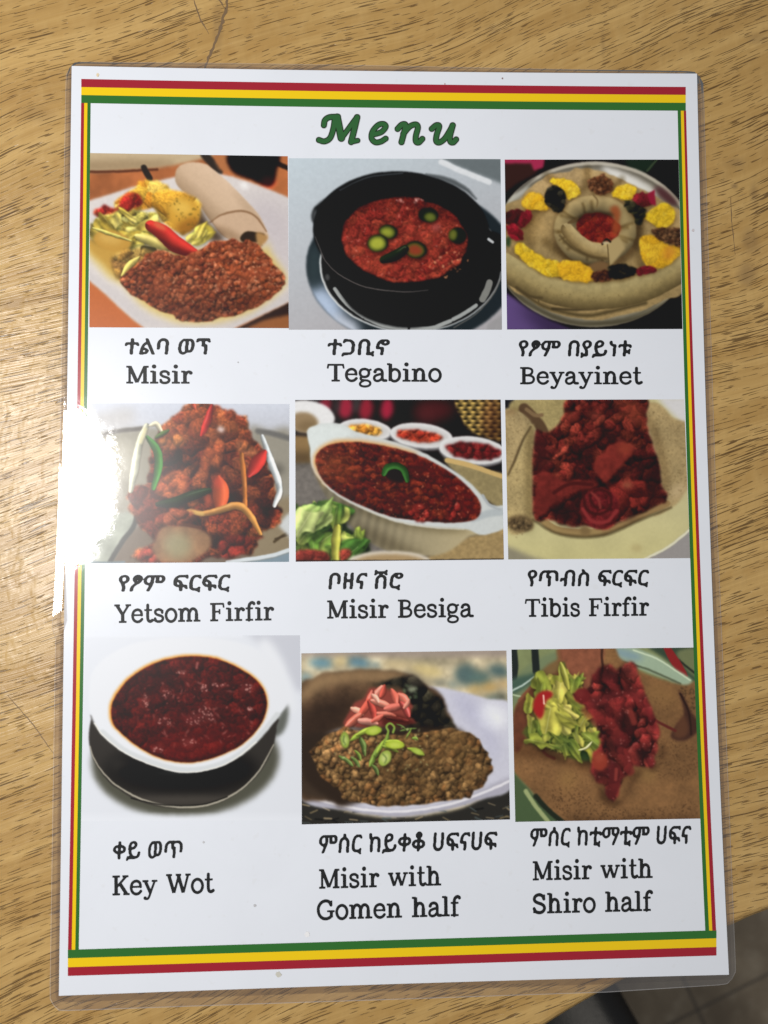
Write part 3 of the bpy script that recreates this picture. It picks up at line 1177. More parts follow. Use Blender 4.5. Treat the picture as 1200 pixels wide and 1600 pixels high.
    def lumps(self, M, n_, rmin, rmax, cols, elong=1.0, ang=None, dark=.45, spec=0.0, speccol=(250, 225, 200), op=1.0, fine=.12, lightdir=(-.45, -.8)):
        """a heap of morsels: overlapping rounded bumps with their own hue, shaded as lit from above"""
        ys, xs = np.where(M > .3)
        if not len(ys):
            return
        H = np.zeros((self.h, self.w))
        C = np.zeros((self.h, self.w), int)
        pick = self.r.randint(0, len(ys), n_)
        cols = np.array(cols, float)
        NX, NY = np.zeros_like(H), np.zeros_like(H)
        for q in pick:
            r = self.r.uniform(rmin, rmax) * self.k
            el = self.r.uniform(1, elong) if elong > 1 else 1.0
            th = (self.r.uniform(0, math.pi) if ang is None else math.radians(ang + self.r.uniform(-25, 25)))
            ra, rb = r * el, r
            R_ = int(ra) + 2
            cy, cx = ys[q] + self.r.rand(), xs[q] + self.r.rand()
            a0, a1, b0, b1 = max(0, int(cy) - R_), min(self.h, int(cy) + R_ + 1), max(0, int(cx) - R_), min(self.w, int(cx) + R_ + 1)
            yy = (np.arange(a0, a1) - cy)[:, None]
            xx = (np.arange(b0, b1) - cx)[None, :]
            p = (xx * math.cos(th) + yy * math.sin(th)) / ra
            o = (-xx * math.sin(th) + yy * math.cos(th)) / rb
            d2 = p * p + o * o
            z = np.sqrt(np.clip(1 - d2, 0, 1))
            hh = z * r * .8 + self.r.uniform(0, r * .9)
            hh = np.where(d2 < 1, hh, 0)
            m = hh > H[a0:a1, b0:b1]
            H[a0:a1, b0:b1][m] = hh[m]
            C[a0:a1, b0:b1][m] = self.r.randint(len(cols))
        Hs = box_blur(H, .8)
        gy, gx = np.gradient(Hs)
        nz = 1 / np.sqrt(1 + gx * gx + gy * gy)
        L = (-gx * lightdir[0] - gy * lightdir[1] + .75) * nz
        L = np.clip(L / .95, 0, 1.5)
        occ = np.clip(.5 + (Hs - box_blur(Hs, rmax * self.k)) / (rmax * self.k) * .9, 0, 1)
        sh = (1 - dark) + dark * L * 1.1 * (.22 + 1.05 * occ)
        base = cols[C]
        for i in range(3):
            base[..., i] = box_blur(base[..., i], .8)
        rgb = base * (sh * (1 + fine * self.fbm(9, 2) + .05 * self.fbm(4, 1)))[..., None]
        if spec:
            s_ = np.clip((L - 1.02) * 3.0, 0, 1) * (self.fbm(rmax * 2.5, 2) > .12)
            s_ = box_blur(s_, .5)[..., None] * spec
            rgb = rgb * (1 - s_) + np.asarray(speccol, float) * s_
        a_ = (rmin + rmax) * .20
        rgb = self.warp(rgb, a_, rmax * 1.3)
        self.put(M, np.clip(rgb, 0, 255), op)

    def warp(self, A, amp, size):
        """pull the paint about a little so that outlines turn irregular; amp, size in crop units"""
        dx, dy = self.fbm(size, 3) * amp * self.k, self.fbm(size, 3) * amp * self.k
        y, x = np.mgrid[0:self.h, 0:self.w]
        px, py = np.clip(x + dx, 0, self.w - 1.001), np.clip(y + dy, 0, self.h - 1.001)
        xi, yi = px.astype(int), py.astype(int)
        fx, fy = (px - xi)[..., None], (py - yi)[..., None]
        return (A[yi, xi] * (1 - fx) + A[yi, xi + 1] * fx) * (1 - fy) + (A[yi + 1, xi] * (1 - fx) + A[yi + 1, xi + 1] * fx) * fy

    def specks(self, M, n_, rmin, rmax, col, op=.8, elong=1.8):
        ys, xs = np.where(M > .5)
        Z = np.zeros((self.h, self.w))
        for q in self.r.randint(0, len(ys), n_):
            r = self.r.uniform(rmin, rmax) * self.k
            th = self.r.uniform(0, math.pi)
            el = self.r.uniform(1, elong)
            R_ = int(r * el) + 2
            cy, cx = ys[q], xs[q]
            a0, a1, b0, b1 = max(0, cy - R_), min(self.h, cy + R_ + 1), max(0, cx - R_), min(self.w, cx + R_ + 1)
            yy = (np.arange(a0, a1) - cy)[:, None]
            xx = (np.arange(b0, b1) - cx)[None, :]
            p = (xx * math.cos(th) + yy * math.sin(th)) / (r * el)
            o = (-xx * math.sin(th) + yy * math.cos(th)) / r
            Z[a0:a1, b0:b1] = np.maximum(Z[a0:a1, b0:b1], np.clip(1.3 - np.hypot(p, o), 0, 1) * self.r.uniform(.4, 1))
        self.put(np.clip(Z, 0, 1) * M, col, op)

    def tone(self, M, mul):
        self.A = self.A * (1 + M[..., None] * (np.asarray(mul, float) - 1))

    def grain(self, amt=.012, size=14):
        amt = amt if size > 20 else .012
        self.A = self.A * (1 + amt * self.fbm(size, 3)[..., None])

    # ---- print
    def print_on(self, parent, label, white, gain=1.0, sat=.93, wob=1.3, soft=.4, gam=.28):
        (ax, ay), (bx, by), (cx, cy), (dx, dy) = self.c
        nu, nv = int((bx - ax) / self.s * 1.25), int((dy - ay) / self.s * 1.25)
        u_, v_ = np.meshgrid(np.linspace(0, 1, nu), np.linspace(0, 1, nv))
        zx = (ax * (1 - u_) + bx * u_) * (1 - v_) + (dx * (1 - u_) + cx * u_) * v_
        zy = (ay * (1 - u_) + by * u_) * (1 - v_) + (dy * (1 - u_) + cy * u_) * v_
        px, py = np.clip(zx * self.k, 0, self.w - 1.001), np.clip(zy * self.k, 0, self.h - 1.001)
        xi, yi = px.astype(int), py.astype(int)
        fx, fy = (px - xi)[..., None], (py - yi)[..., None]
        A = self.warp(np.clip(self.A, 0, 255), wob, 34)
        A = self.warp(A, wob * .3, 14)
        for i in range(3):
            A[..., i] = box_blur(A[..., i], soft)
        lum = (A @ np.array([.3, .59, .11]))[..., None]
        A = np.clip(lum + (A - lum) * sat, 0, 255)
        c_ = (A[yi, xi] * (1 - fx) + A[yi, xi + 1] * fx) * (1 - fy) + (A[yi + 1, xi] * (1 - fx) + A[yi + 1, xi + 1] * fx) * fy
        alb = lin(c_) / lin(np.array(white, float)) * np.array([.775, .81, .88]) * gain
        alb = alb * np.clip(alb.max(-1, keepdims=True) / .80, .02, 1.05) ** gam
        alb = np.clip(alb - .004, .003, .9)
        P = at(self.x0 + zx / self.s, self.y0 + zy / self.s, .00003).reshape(-1, 3)
        q = (np.arange(nv - 1)[:, None] * nu + np.arange(nu - 1)[None, :]).ravel()
        F_ = np.stack([q, q + nu, q + nu + 1, q + 1], 1)
        o = fast_mesh('food_photo', P, [F_], photo_mat, parent)
        at_ = o.data.color_attributes.new('ink', 'FLOAT_COLOR', 'POINT')
        at_.data.foreach_set('color', np.concatenate([alb.reshape(-1, 3), np.ones((nu * nv, 1))], 1).astype(np.float32).ravel())
        return child(o, label)


photo_mat = under_film('photo_print', attr='ink')

# ---- 1: lentils, cabbage, rolled flatbread on a white square plate
P = Pic(130, 235, 3.636, [(38, 15), (1162, 33), (1168, 1010), (35, 1005)], 1)
P.A[:] = (196, 112, 62)
P.grain(.10, 120)
P.fill([(0, 0), (720, 10), (680, 45), (560, 75), (420, 100), (250, 112), (0, 118)], (206, 182, 144), 8)
P.tone(P.poly([(0, 60), (500, 60), (420, 100), (0, 120)], 18), (.86, .82, .78))
P.line([(0, 122), (200, 120), (420, 108)], 14, (118, 62, 38), 10)
P.line([(345, 98), (358, 125), (378, 160)], 34, (62, 52, 46), 8)
P.line([(690, 25), (735, 75), (770, 120)], 46, (70, 58, 50), 14)
P.fill([(745, 20), (845, 20), (850, 110), (780, 110)], (196, 120, 70), 8)
P.line([(1095, 70), (1170, 105)], 26, (60, 40, 30), 10)
P.fill([(835, 15), (1102, 15), (1095, 130), (1085, 190), (1040, 206), (960, 170), (845, 118)], (38, 17, 18), 7)
P.tone(P.ellm(1050, 180, 40, 30, 0, 12), (1.9, 1.1, 1.1))
P.fill([(0, 745), (35, 745), (130, 820), (250, 930), (350, 1030), (0, 1030)], (206, 106, 46), 4)
P.fill([(1180, 855), (1040, 925), (860, 1020), (1200, 1030)], (66, 38, 28), 5, smooth=False)
P.fill([(1180, 930), (1020, 965), (900, 1020), (1200, 1030)], (168, 100, 52), 8, smooth=False)
plate = P.poly([(-150, 345), (30, 287), (140, 252), (270, 212), (400, 180), (520, 150), (640, 128), (760, 130), (900, 165), (1040, 215), (1160, 264), (1330, 340), (1330, 780), (1165, 864), (1040, 925), (860, 1012), (740, 1090), (460, 1090), (345, 1010), (250, 935), (130, 822), (30, 738), (-150, 600)], 4)
P.put(plate, (222, 214, 212))
P.tone(P.poly([(900, 300), (1180, 330), (1180, 800), (1080, 600)], 60) * plate, (.93, .92, .95))
P.tone(P.poly([(20, 730), (130, 815), (250, 925), (350, 1010), (860, 1012), (1180, 860), (1180, 800), (850, 950), (560, 990), (380, 930), (200, 800), (20, 680)], 14) * plate, (.95, .95, .96))
P.ell(915, 200, 26, 16, (246, 244, 244), 40, 10)
P.fill([(30, 520), (120, 700), (230, 770), (330, 880), (480, 960), (600, 985), (780, 975), (960, 915), (1120, 800), (1155, 720), (1070, 580), (1040, 500), (1000, 560), (600, 560)], (222, 190, 92), 16, .8)
P.fill([(30, 500), (180, 520), (330, 600), (260, 700), (215, 735), (110, 640), (30, 560)], (206, 158, 62), 12)
# flatbread roll
roll = P.poly([(522, 140), (535, 100), (570, 76), (620, 67), (690, 75), (735, 105), (790, 150), (860, 215), (950, 310), (1000, 370), (1040, 450), (1048, 500), (1005, 548), (900, 525), (800, 488), (735, 415), (700, 370), (640, 280), (565, 230), (530, 190)], 3)
d_, t_, s_ = P.dist_line([(560, 110), (760, 290), (960, 480)])
v_ = np.clip(d_ * s_ / 150, -1, 1)
P.put(roll, np.array([216, 184, 152]) + np.array([-62, -62, -64]) * np.clip(v_ * .9 + .0, 0, 1)[..., None] + np.array([12, 12, 14]) * np.clip(-v_, 0, 1)[..., None])
P.tone(roll * P.poly([(850, 215), (1000, 370), (1045, 480), (980, 400), (900, 300)], 20), (.86, .84, .8))
P.fill([(738, 405), (790, 366), (900, 345), (985, 385), (1035, 465), (930, 462), (893, 495), (892, 524), (800, 488)], (212, 178, 146), 3)
P.tone(P.poly([(740, 430), (800, 488), (892, 522), (880, 480), (800, 440)], 14), (.84, .8, .74))
P.line([(722, 408), (790, 364), (900, 344), (985, 380), (1040, 460)], 12, (150, 106, 70), 9, .8, .5)
P.fill([(892, 500), (908, 472), (935, 460), (985, 466), (1030, 478), (1010, 515), (920, 524)], (64, 46, 28), 3)
P.fill([(985, 466), (1032, 478), (1048, 500), (1005, 548), (985, 520)], (190, 142, 84), 5)
P.line([(895, 528), (1000, 545)], 12, (196, 150, 90), 4)
P.tone(P.poly([(640, 300), (720, 420), (800, 500), (740, 520), (640, 420)], 14), (.45, .36, .28))
# vegetables
P.lumps(P.poly([(180, 300), (280, 215), (340, 170), (440, 180), (500, 230), (480, 300), (360, 330), (200, 350)], 5, rough=6), 40, 28, 60, [(230, 178, 56), (218, 140, 34), (236, 196, 84), (222, 150, 40)], 1.5, dark=.3, spec=.3)
P.lumps(P.poly([(400, 240), (520, 225), (640, 270), (665, 340), (640, 430), (570, 475), (480, 430), (400, 340)], 4, rough=5), 12, 60, 105, [(226, 164, 46), (214, 146, 36), (232, 182, 66)], 1.2, dark=.34, spec=.25)
P.ell(572, 362, 92, 100, (218, 160, 48), 15, 10)
P.ell(560, 325, 60, 40, (236, 192, 80), 15, 16, .8)
P.tone(P.ellm(600, 430, 80, 40, -20, 14), (.82, .72, .6))
P.specks(P.ellm(570, 350, 90, 95), 26, 4, 9, (120, 100, 30), .6)
P.lumps(P.poly([(62, 350), (120, 310), (180, 330), (240, 250), (310, 240), (330, 310), (240, 350), (180, 380), (110, 392)], 4, rough=4), 18, 24, 46, [(204, 46, 36), (180, 40, 24), (214, 70, 40)], 1.3, dark=.4, spec=.5)
P.lumps(P.poly([(60, 400), (170, 360), (260, 340), (400, 360), (430, 440), (330, 500), (290, 540), (140, 450), (50, 480)], 5, rough=8), 60, 14, 40, [(216, 200, 92), (196, 178, 66), (226, 214, 120), (176, 150, 60), (150, 130, 60)], 2.6, dark=.42, spec=.3)
P.leaves(P.poly([(70, 450), (180, 380), (270, 350), (400, 380), (400, 470), (300, 540), (150, 480)], 4), 16, 36, 72, [(210, 190, 84), (196, 172, 62), (220, 202, 108), (178, 150, 50)], 30, 70, .4)
P.ell(165, 515, 108, 58, (204, 152, 56), 12, 6)
P.ell(150, 500, 70, 30, (218, 172, 80), 12, 14)
P.veg([(55, 440), (140, 470), (270, 512)], 20, (214, 202, 100), .6)
P.veg([(305, 488), (390, 515), (480, 556)], 60, (214, 196, 106), .5, .4, .2)
P.fill([(590, 500), (650, 445), (700, 418), (740, 450), (735, 490), (690, 520), (640, 540)], (212, 188, 62), 5)
P.leaves(P.ellm(670, 480, 50, 30, -30), 4, 40, 66, [(214, 190, 64), (226, 206, 100)], -35, 20, .3)
P.line([(345, 560), (400, 570)], 40, (84, 76, 40), 8)
P.lumps(P.poly([(180, 600), (300, 560), (430, 590), (470, 640), (330, 640), (215, 730), (180, 690)], 8, rough=6), 40, 12, 30, [(190, 140, 60), (168, 120, 60), (206, 164, 80)], 2, dark=.35)
P.veg([(218, 712), (265, 650), (318, 605)], 36, (222, 202, 104), .7)
P.veg([(382, 428), (450, 465), (520, 525), (622, 580)], 96, (216, 50, 40), .35, .4, .5)
P.tone(P.poly([(420, 500), (540, 600), (640, 600), (540, 550)], 8), (.78, .68, .66))
P.ell(435, 430, 40, 14, (226, 96, 60), 30, 5)
# lentils
LM = P.poly([(300, 650), (370, 590), (440, 565), (560, 604), (640, 575), (740, 520), (850, 508), (960, 522), (1045, 590), (1080, 645), (1148, 725), (1130, 780), (1060, 835), (960, 900), (760, 965), (580, 970), (510, 945), (400, 885), (290, 830), (215, 730)], 3, rough=5)
P.lumps(LM, 3000, 9, 19, [(184, 92, 54), (170, 78, 44), (198, 108, 68), (152, 66, 40), (180, 84, 42)], 1.5, dark=.50, spec=.6, speccol=(240, 190, 160))
paste = np.clip(P.fbm(70, 4) * 1.1 + .15, 0, 1) * LM
P.put(box_blur(paste, 1.5), np.array([168, 78, 44]) * (1 + .18 * P.fbm(26, 4) + .10 * P.fbm(8, 2))[..., None], .62)
P.specks(LM, 160, 3, 8, (236, 176, 140), .55, 2.2)
P.tone(P.poly([(300, 780), (600, 860), (1000, 800), (1000, 900), (760, 965), (580, 970), (290, 830)], 30) * LM, (.80, .74, .70))
P.tone(P.ellm(820, 640, 230, 80, 5, 50) * LM, (1.1, 1.06, 1.02))
P.grain(.03)
P.print_on(menu, 'printed photo of brown lentils with a flatbread roll and vegetables', (232, 236, 246))

# ---- 2: red stew in a black pot
P = Pic(445, 240, 3.478, [(20, 25), (1172, 30), (1180, 957), (22, 957)], 2)
g_ = np.clip((P.X * .3 + P.Y) / 1200, 0, 1)[..., None]
P.A = np.array([196, 212, 221]) * (1 - g_) + np.array([182, 180, 184]) * g_ + np.zeros_like(P.A)
P.fill([(830, 20), (1200, 20), (1200, 170), (1000, 95)], (122, 134, 138), 8, smooth=False)
P.line([(850, 45), (960, 95), (1110, 155)], 30, (222, 228, 232), 10)
P.fill([(1090, 380), (1200, 450), (1200, 620), (1090, 560)], (70, 84, 92), 10)
ring = P.ellm(690, 610, 572, 425, 0, 4)
P.put(ring, (40, 54, 62))
P.put(P.ellm(215, 830, 90, 130, -35, 30) * ring, (176, 196, 222))
P.put(P.ellm(330, 930, 90, 40, 25, 24) * ring, (206, 216, 232))
P.put(P.ellm(160, 610, 40, 120, 0, 20) * ring, (58, 78, 84))
P.ell(685, 600, 497, 372, (216, 222, 222), 0, 2)
P.ell(688, 598, 489, 366, (20, 21, 23), 0, 3)
for a in ([(272, 735), (300, 775), (345, 825), (425, 885)], [(440, 893), (520, 928), (600, 945), (660, 950)], [(690, 951), (800, 946), (900, 908)], [(915, 900), (980, 865), (1040, 825)]):
    P.line(a, 22, (172, 178, 176), 4)
P.line([(1112, 702), (1098, 745), (1074, 790)], 38, (146, 148, 142), 4)
P.line([(1175, 680), (1130, 770), (1040, 870), (920, 945)], 6, (120, 118, 112), 4)
P.fill([(1100, 930), (1200, 860), (1200, 980), (1090, 980)], (170, 170, 172), 4, smooth=False)
P.ell(232, 672, 14, 20, (90, 92, 92), 0, 4)
P.fill([(158, 400), (170, 480), (225, 600), (270, 700), (370, 845), (520, 922), (700, 945), (860, 900), (985, 815), (1060, 720), (1110, 660), (1190, 620), (1190, 470), (1110, 420), (900, 400), (600, 390), (300, 390), (200, 395)], (15, 15, 17), 5)
P.ell(176, 335, 30, 48, (26, 28, 30), 8, 4)
P.fill([(158, 310), (180, 275), (230, 240), (290, 222), (330, 260), (260, 360), (180, 385)], (26, 28, 30), 4)
P.ell(164, 335, 10, 34, (112, 118, 122), 6, 6)
P.ell(634, 425, 480, 328, (30, 32, 34), 4, 3)
P.line([(770, 112), (880, 140), (980, 190), (1040, 245)], 26, (96, 104, 108), 14, .9, .7)
P.line([(300, 200), (450, 130), (640, 106)], 9, (70, 76, 80), 6)
P.line([(165, 450), (220, 580), (300, 660), (440, 725), (640, 752), (780, 742)], 7, (128, 120, 116), 4, .9, .5)
P.ell(634, 428, 456, 302, (9, 9, 10), 4, 5)
P.line([(1108, 465), (1130, 480)], 16, (200, 206, 208), 5)
ST = P.ellm(650, 468, 344, 232, 5, 5, .012)
P.lumps(ST, 900, 12, 34, [(166, 50, 38), (150, 40, 32), (178, 64, 44), (168, 54, 38)], 1.7, dark=.26, spec=.10, fine=.2)
P.put(P.ellm(480, 590, 150, 70, 25, 50) * ST, (190, 76, 44), .35)
P.put(P.ellm(720, 440, 170, 50, 10, 40) * ST, (190, 80, 50), .3)
P.tone(P.poly([(300, 400), (420, 260), (600, 225), (800, 250), (980, 420), (930, 380), (760, 290), (600, 270), (420, 320), (320, 450)], 16) * ST, (.7, .62, .62))
P.specks(P.ellm(890, 600, 130, 70, -30), 22, 4, 10, (232, 160, 110), .8)
P.specks(P.ellm(680, 255, 80, 18, 0), 10, 5, 11, (240, 190, 180), .85)
P.specks(ST, 70, 3, 7, (222, 140, 120), .5)
P.ell(822, 400, 26, 22, (176, 84, 80), 0, 10, .7)


def jal(cx, cy, rx, ry, inner, ix, iy, ox=0, oy=0, rot=0):
    P.ell(cx, cy + 6, rx + 5, ry + 5, (60, 14, 10), rot, 8, .7)
    P.ell(cx, cy, rx, ry, (30, 44, 18), rot, 3)
    P.ell(cx + ox, cy + oy, ix + 4, iy + 4, (98, 110, 34), rot, 4)
    P.ell(cx + ox, cy + oy, ix - 6, iy - 6, inner, rot, 8)


jal(562, 425, 50, 38, (158, 168, 48), 38, 28, -6, 2, 8)
jal(506, 486, 56, 46, (176, 184, 54), 46, 38, -4, 2, -6)
jal(712, 522, 60, 46, (158, 62, 32), 46, 34, -4, 2, 8)
jal(780, 333, 54, 40, (120, 134, 46), 28, 20, 10, 12, 6)
jal(940, 446, 46, 44, (128, 132, 44), 18, 26, -26, -4, 10)
P.veg([(538, 575), (600, 552), (652, 516)], 60, (32, 48, 22), .3, .5, .5)
P.grain(.03)
P.print_on(menu, 'printed photo of red stew with green chilli rings in a black pot', (226, 232, 240))

# ---- 3: mixed platter on a round steel tray
P = Pic(780, 240, 4.068, [(35, 38), (1140, 38), (1165, 1115), (50, 1118)], 3)
P.A[:] = (24, 18, 20)
P.fill([(0, 50), (220, 50), (240, 120), (120, 190), (0, 260)], (74, 38, 32), 8)
P.fill([(0, 20), (295, 20), (280, 90), (222, 110), (200, 62), (0, 64)], (184, 42, 84), 5, smooth=False)
P.fill([(790, 30), (980, 30), (960, 110), (860, 110)], (34, 60, 40), 10)
P.line([(1000, 40), (940, 110)], 14, (70, 90, 60), 6)
P.fill([(0, 850), (180, 980), (330, 1060), (500, 1130), (0, 1130)], (116, 88, 168), 8, smooth=False)
P.tone(P.poly([(150, 960), (520, 1130), (300, 1130), (200, 1050)], 40), (.6, .55, .62))
tray = P.ellm(600, 575, 640, 526, 0, 3)
P.put(tray, (196, 190, 172))
P.ell(600, 578, 618, 505, (128, 122, 106), 0, 4)
P.ell(600, 585, 598, 488, (164, 158, 142), 0, 10)
P.put(P.ellm(830, 175, 200, 34, 26, 14) * tray, (232, 232, 226))
P.put(P.ellm(1060, 270, 90, 26, 40, 12) * tray, (110, 60, 66))
P.put(P.ellm(120, 260, 90, 22, -40, 10) * tray, (206, 206, 200))
P.put(P.ellm(160, 200, 90, 10, -38, 8) * tray, (92, 86, 76))
P.put(P.poly([(30, 830), (200, 980), (420, 1080), (620, 1100), (900, 1050), (1170, 900), (1170, 960), (900, 1090), (600, 1130), (300, 1080), (30, 900)], 5) * tray, (206, 200, 178))
P.put(P.poly([(30, 800), (200, 950), (420, 1050), (620, 1070), (900, 1020), (1170, 870), (1170, 905), (900, 1058), (620, 1098), (400, 1075), (190, 975), (30, 860)], 8) * tray, (104, 96, 74))
INJ = P.poly([(20, 360), (130, 285), (210, 205), (320, 135), (420, 120), (500, 92), (620, 100), (750, 150), (860, 205), (980, 262), (1080, 325), (1180, 420), (1180, 850), (1050, 930), (900, 1000), (650, 1056), (500, 1050), (330, 1005), (200, 930), (60, 830), (20, 600)], 4, rough=3)
P.put(INJ, np.array([190, 160, 108]) * (1 + .10 * P.fbm(160, 3) + .05 * P.fbm(14, 3))[..., None])
for a, w_ in (([(300, 130), (360, 220), (300, 330)], 40), ([(560, 100), (560, 160), (540, 220)], 36), ([(230, 380), (180, 480), (190, 560)], 60), ([(780, 160), (720, 230)], 30), ([(900, 480), (880, 600), (900, 720)], 40), ([(300, 560), (400, 640), (560, 700)], 40)):
    P.tone(np.clip(1.2 - P.dist_line(a)[0] / w_, 0, 1), (.80, .77, .70))
P.tone(P.ellm(560, 130, 60, 40, 0, 20), (1.12, 1.12, 1.1))
P.tone(P.ellm(250, 460, 90, 80, 0, 40), (1.08, 1.06, 1.04))
P.line([(120, 860), (260, 960), (420, 1010), (560, 1030), (700, 1005), (930, 950)], 22, (96, 80, 46), 20, .8)
P.line([(340, 985), (480, 992), (620, 985)], 16, (78, 64, 38), 14, .8)
P.line([(250, 900), (250, 960)], 8, (120, 100, 60), 6)
P.tube([(-20, 690), (110, 765), (300, 858), (500, 900), (700, 900), (900, 858), (1050, 790), (1220, 690)], 172, (184, 162, 108), (120, 100, 60), (204, 186, 134), 6, 0, -1, .05)
P.specks(P.poly([(100, 800), (500, 880), (900, 860), (1100, 760), (1000, 860), (600, 950), (300, 920)], 6), 90, 2, 5, (130, 110, 66), .5)
P.line([(110, 850), (190, 905), (270, 918)], 16, (100, 82, 50), 14, .8)
# spiral roll in the middle
d_ = np.hypot((P.X - 610) / 205, (P.Y - 478) / 166)
M_ = P.ellm(610, 485, 264, 222, 0, 4, .008)
P.tone(P.ellm(620, 510, 280, 235, 0, 14), (.66, .6, .52))
nn = np.stack([(P.X - 610) / 205, (P.Y - 478) / 166], -1) / np.maximum(d_, .01)[..., None]
prof_ = np.clip((d_ - 1) / .32, -1, 1)
Ls = np.clip(.80 - prof_ * (nn[..., 0] * .25 + nn[..., 1] * .75) * .32 + .10 * (1 - prof_ ** 2), .35, 1.15)
P.put(M_, np.array([206, 180, 126]) * (Ls * (1 + .05 * P.fbm(60, 4)))[..., None])
for q in range(22):
    a_ = P.r.uniform(0, 2 * math.pi)
    r0_, r1_ = P.r.uniform(.62, .85), P.r.uniform(.95, 1.25)
    wig = P.r.uniform(-.12, .12)
    seg = [(610 + 205 * r * math.cos(a_ + w_), 478 + 166 * r * math.sin(a_ + w_)) for r, w_ in ((r0_, 0), ((r0_ + r1_) / 2, wig), (r1_, wig * 1.5))]
    dd_ = P.dist_line(seg)[0]
    P.tone(np.clip(1 - dd_ / P.r.uniform(10, 22), 0, 1), (.80, .76, .68))
    P.tone(np.roll(np.clip(1 - dd_ / 16, 0, 1), int(14 * P.k), 1), (1.07, 1.07, 1.05))
P.ell(632, 470, 138, 92, (160, 40, 30), 10, 4, 1, .03)
P.lumps(P.ellm(630, 475, 130, 88, 10, 4, .03), 120, 14, 34, [(164, 40, 30), (150, 32, 28), (178, 52, 34)], 1.5, dark=.25, spec=.15)
P.fill([(705, 350), (750, 332), (770, 380), (760, 440), (775, 480), (735, 520), (715, 470), (730, 420)], (186, 84, 40), 9, .85)
P.tone(P.poly([(490, 420), (560, 380), (700, 375), (720, 400), (600, 400), (520, 440)], 8), (.6, .5, .45))
P.tube([(430, 480), (480, 540), (570, 605), (690, 640)], 92, (194, 166, 112), (134, 108, 64), (212, 188, 138), 5, .15, -1)
P.line([(386, 520), (440, 580), (520, 630), (600, 660), (690, 668)], 20, (112, 90, 52), 16, .9, .5)
P.line([(440, 440), (480, 425), (500, 410)], 26, (122, 92, 54), 8, .8, .5)
P.line([(600, 265), (625, 300), (620, 340)], 10, (156, 128, 82), 8)
P.fill([(690, 580), (760, 520), (800, 600), (750, 670), (700, 725)], (204, 178, 126), 5, smooth=False)
P.line([(688, 575), (694, 650), (698, 720)], 6, (120, 96, 56), 4)
P.line([(655, 575), (680, 545), (705, 560)], 14, (60, 40, 26), 5)
P.ell(678, 568, 24, 9, (220, 204, 164), 0, 4)
P.fill([(560, 730), (610, 690), (680, 690), (690, 730), (640, 750)], (150, 112, 72), 6)


def scoop(poly, cols, n_, r0, r1, soft=4, spec=.1, dark=.35):
    P.tone(P.poly([(x + 4, y + 10) for x, y in poly], 10), (.72, .64, .52))
    P.lumps(P.poly(poly, soft, rough=5), n_, r0, r1, cols, 1.5, dark=dark * (.55 if cols[0][0] > 230 else 1), spec=spec)
    if cols[0][0] > 230:
        P.put(P.poly(poly, soft, rough=5), cols[0], .35)


YL = [(248, 204, 34), (244, 196, 26), (250, 212, 58), (246, 200, 30)]
OR_ = [(248, 190, 28), (244, 182, 24), (250, 198, 44)]
scoop([(150, 290), (200, 250), (265, 262), (310, 345), (280, 362), (170, 355), (148, 330)], OR_, 50, 20, 40)
scoop([(330, 160), (400, 158), (450, 170), (510, 220), (505, 265), (440, 288), (400, 230), (350, 200)], YL, 90, 14, 28)
scoop([(715, 260), (760, 205), (830, 200), (875, 235), (840, 290), (770, 295)], YL, 70, 14, 26)
scoop([(920, 400), (990, 340), (1060, 310), (1110, 370), (1105, 440), (1040, 478), (970, 440)], YL, 90, 16, 32)
scoop([(890, 580), (930, 520), (1010, 530), (1070, 580), (1145, 590), (1130, 660), (1060, 710), (980, 735), (920, 690)], OR_, 60, 24, 50, dark=.28)
P.put(P.ellm(1080, 630, 36, 50, 30, 14), (226, 140, 40), .7)
scoop([(90, 600), (130, 565), (200, 610), (290, 665), (330, 690), (300, 750), (220, 730), (130, 660)], YL, 60, 20, 44, dark=.28)
scoop([(250, 690), (330, 680), (390, 700), (420, 780), (330, 780), (250, 750)], YL, 60, 16, 32)
scoop([(370, 700), (460, 680), (540, 700), (605, 770), (570, 815), (450, 805), (390, 780)], OR_, 40, 30, 56, dark=.25)
scoop([(560, 190), (600, 150), (670, 142), (725, 180), (710, 240), (650, 262), (590, 240)], [(130, 76, 42), (116, 64, 34), (146, 92, 56)], 160, 9, 16, spec=.1)
scoop([(970, 490), (1040, 470), (1160, 480), (1160, 590), (1080, 570), (1000, 530)], [(122, 78, 48), (106, 64, 38), (140, 96, 62)], 160, 9, 16, spec=.15)
scoop([(590, 760), (660, 740), (720, 760), (700, 805), (610, 810)], [(116, 60, 38), (98, 48, 30)], 90, 8, 14)
scoop([(290, 250), (340, 205), (400, 225), (430, 300), (410, 350), (370, 375), (310, 330)], [(52, 50, 40), (38, 38, 32), (70, 66, 52), (30, 30, 26)], 110, 9, 22, dark=.6, spec=.2)
scoop([(800, 300), (870, 310), (930, 350), (920, 420), (880, 460), (850, 400), (810, 350)], [(66, 66, 42), (50, 52, 34), (84, 80, 54)], 90, 9, 20, dark=.55)
scoop([(690, 735), (760, 700), (840, 715), (875, 750), (820, 790), (730, 800)], [(42, 38, 28), (30, 28, 22), (60, 54, 40)], 90, 9, 20, dark=.55)
scoop([(40, 380), (90, 358), (150, 365), (160, 420), (110, 460), (45, 440)], [(98, 22, 32), (84, 18, 28)], 14, 40, 60)
scoop([(120, 440), (140, 380), (190, 358), (214, 390), (190, 440), (140, 476)], [(164, 26, 46), (150, 22, 42)], 10, 40, 60)
scoop([(45, 460), (100, 445), (140, 500), (155, 545), (110, 556), (60, 520)], [(168, 24, 44), (156, 22, 40)], 10, 40, 60)
scoop([(845, 280), (890, 245), (950, 260), (985, 310), (940, 335), (870, 325)], [(134, 22, 38), (120, 20, 34), (150, 30, 44)], 16, 30, 50)
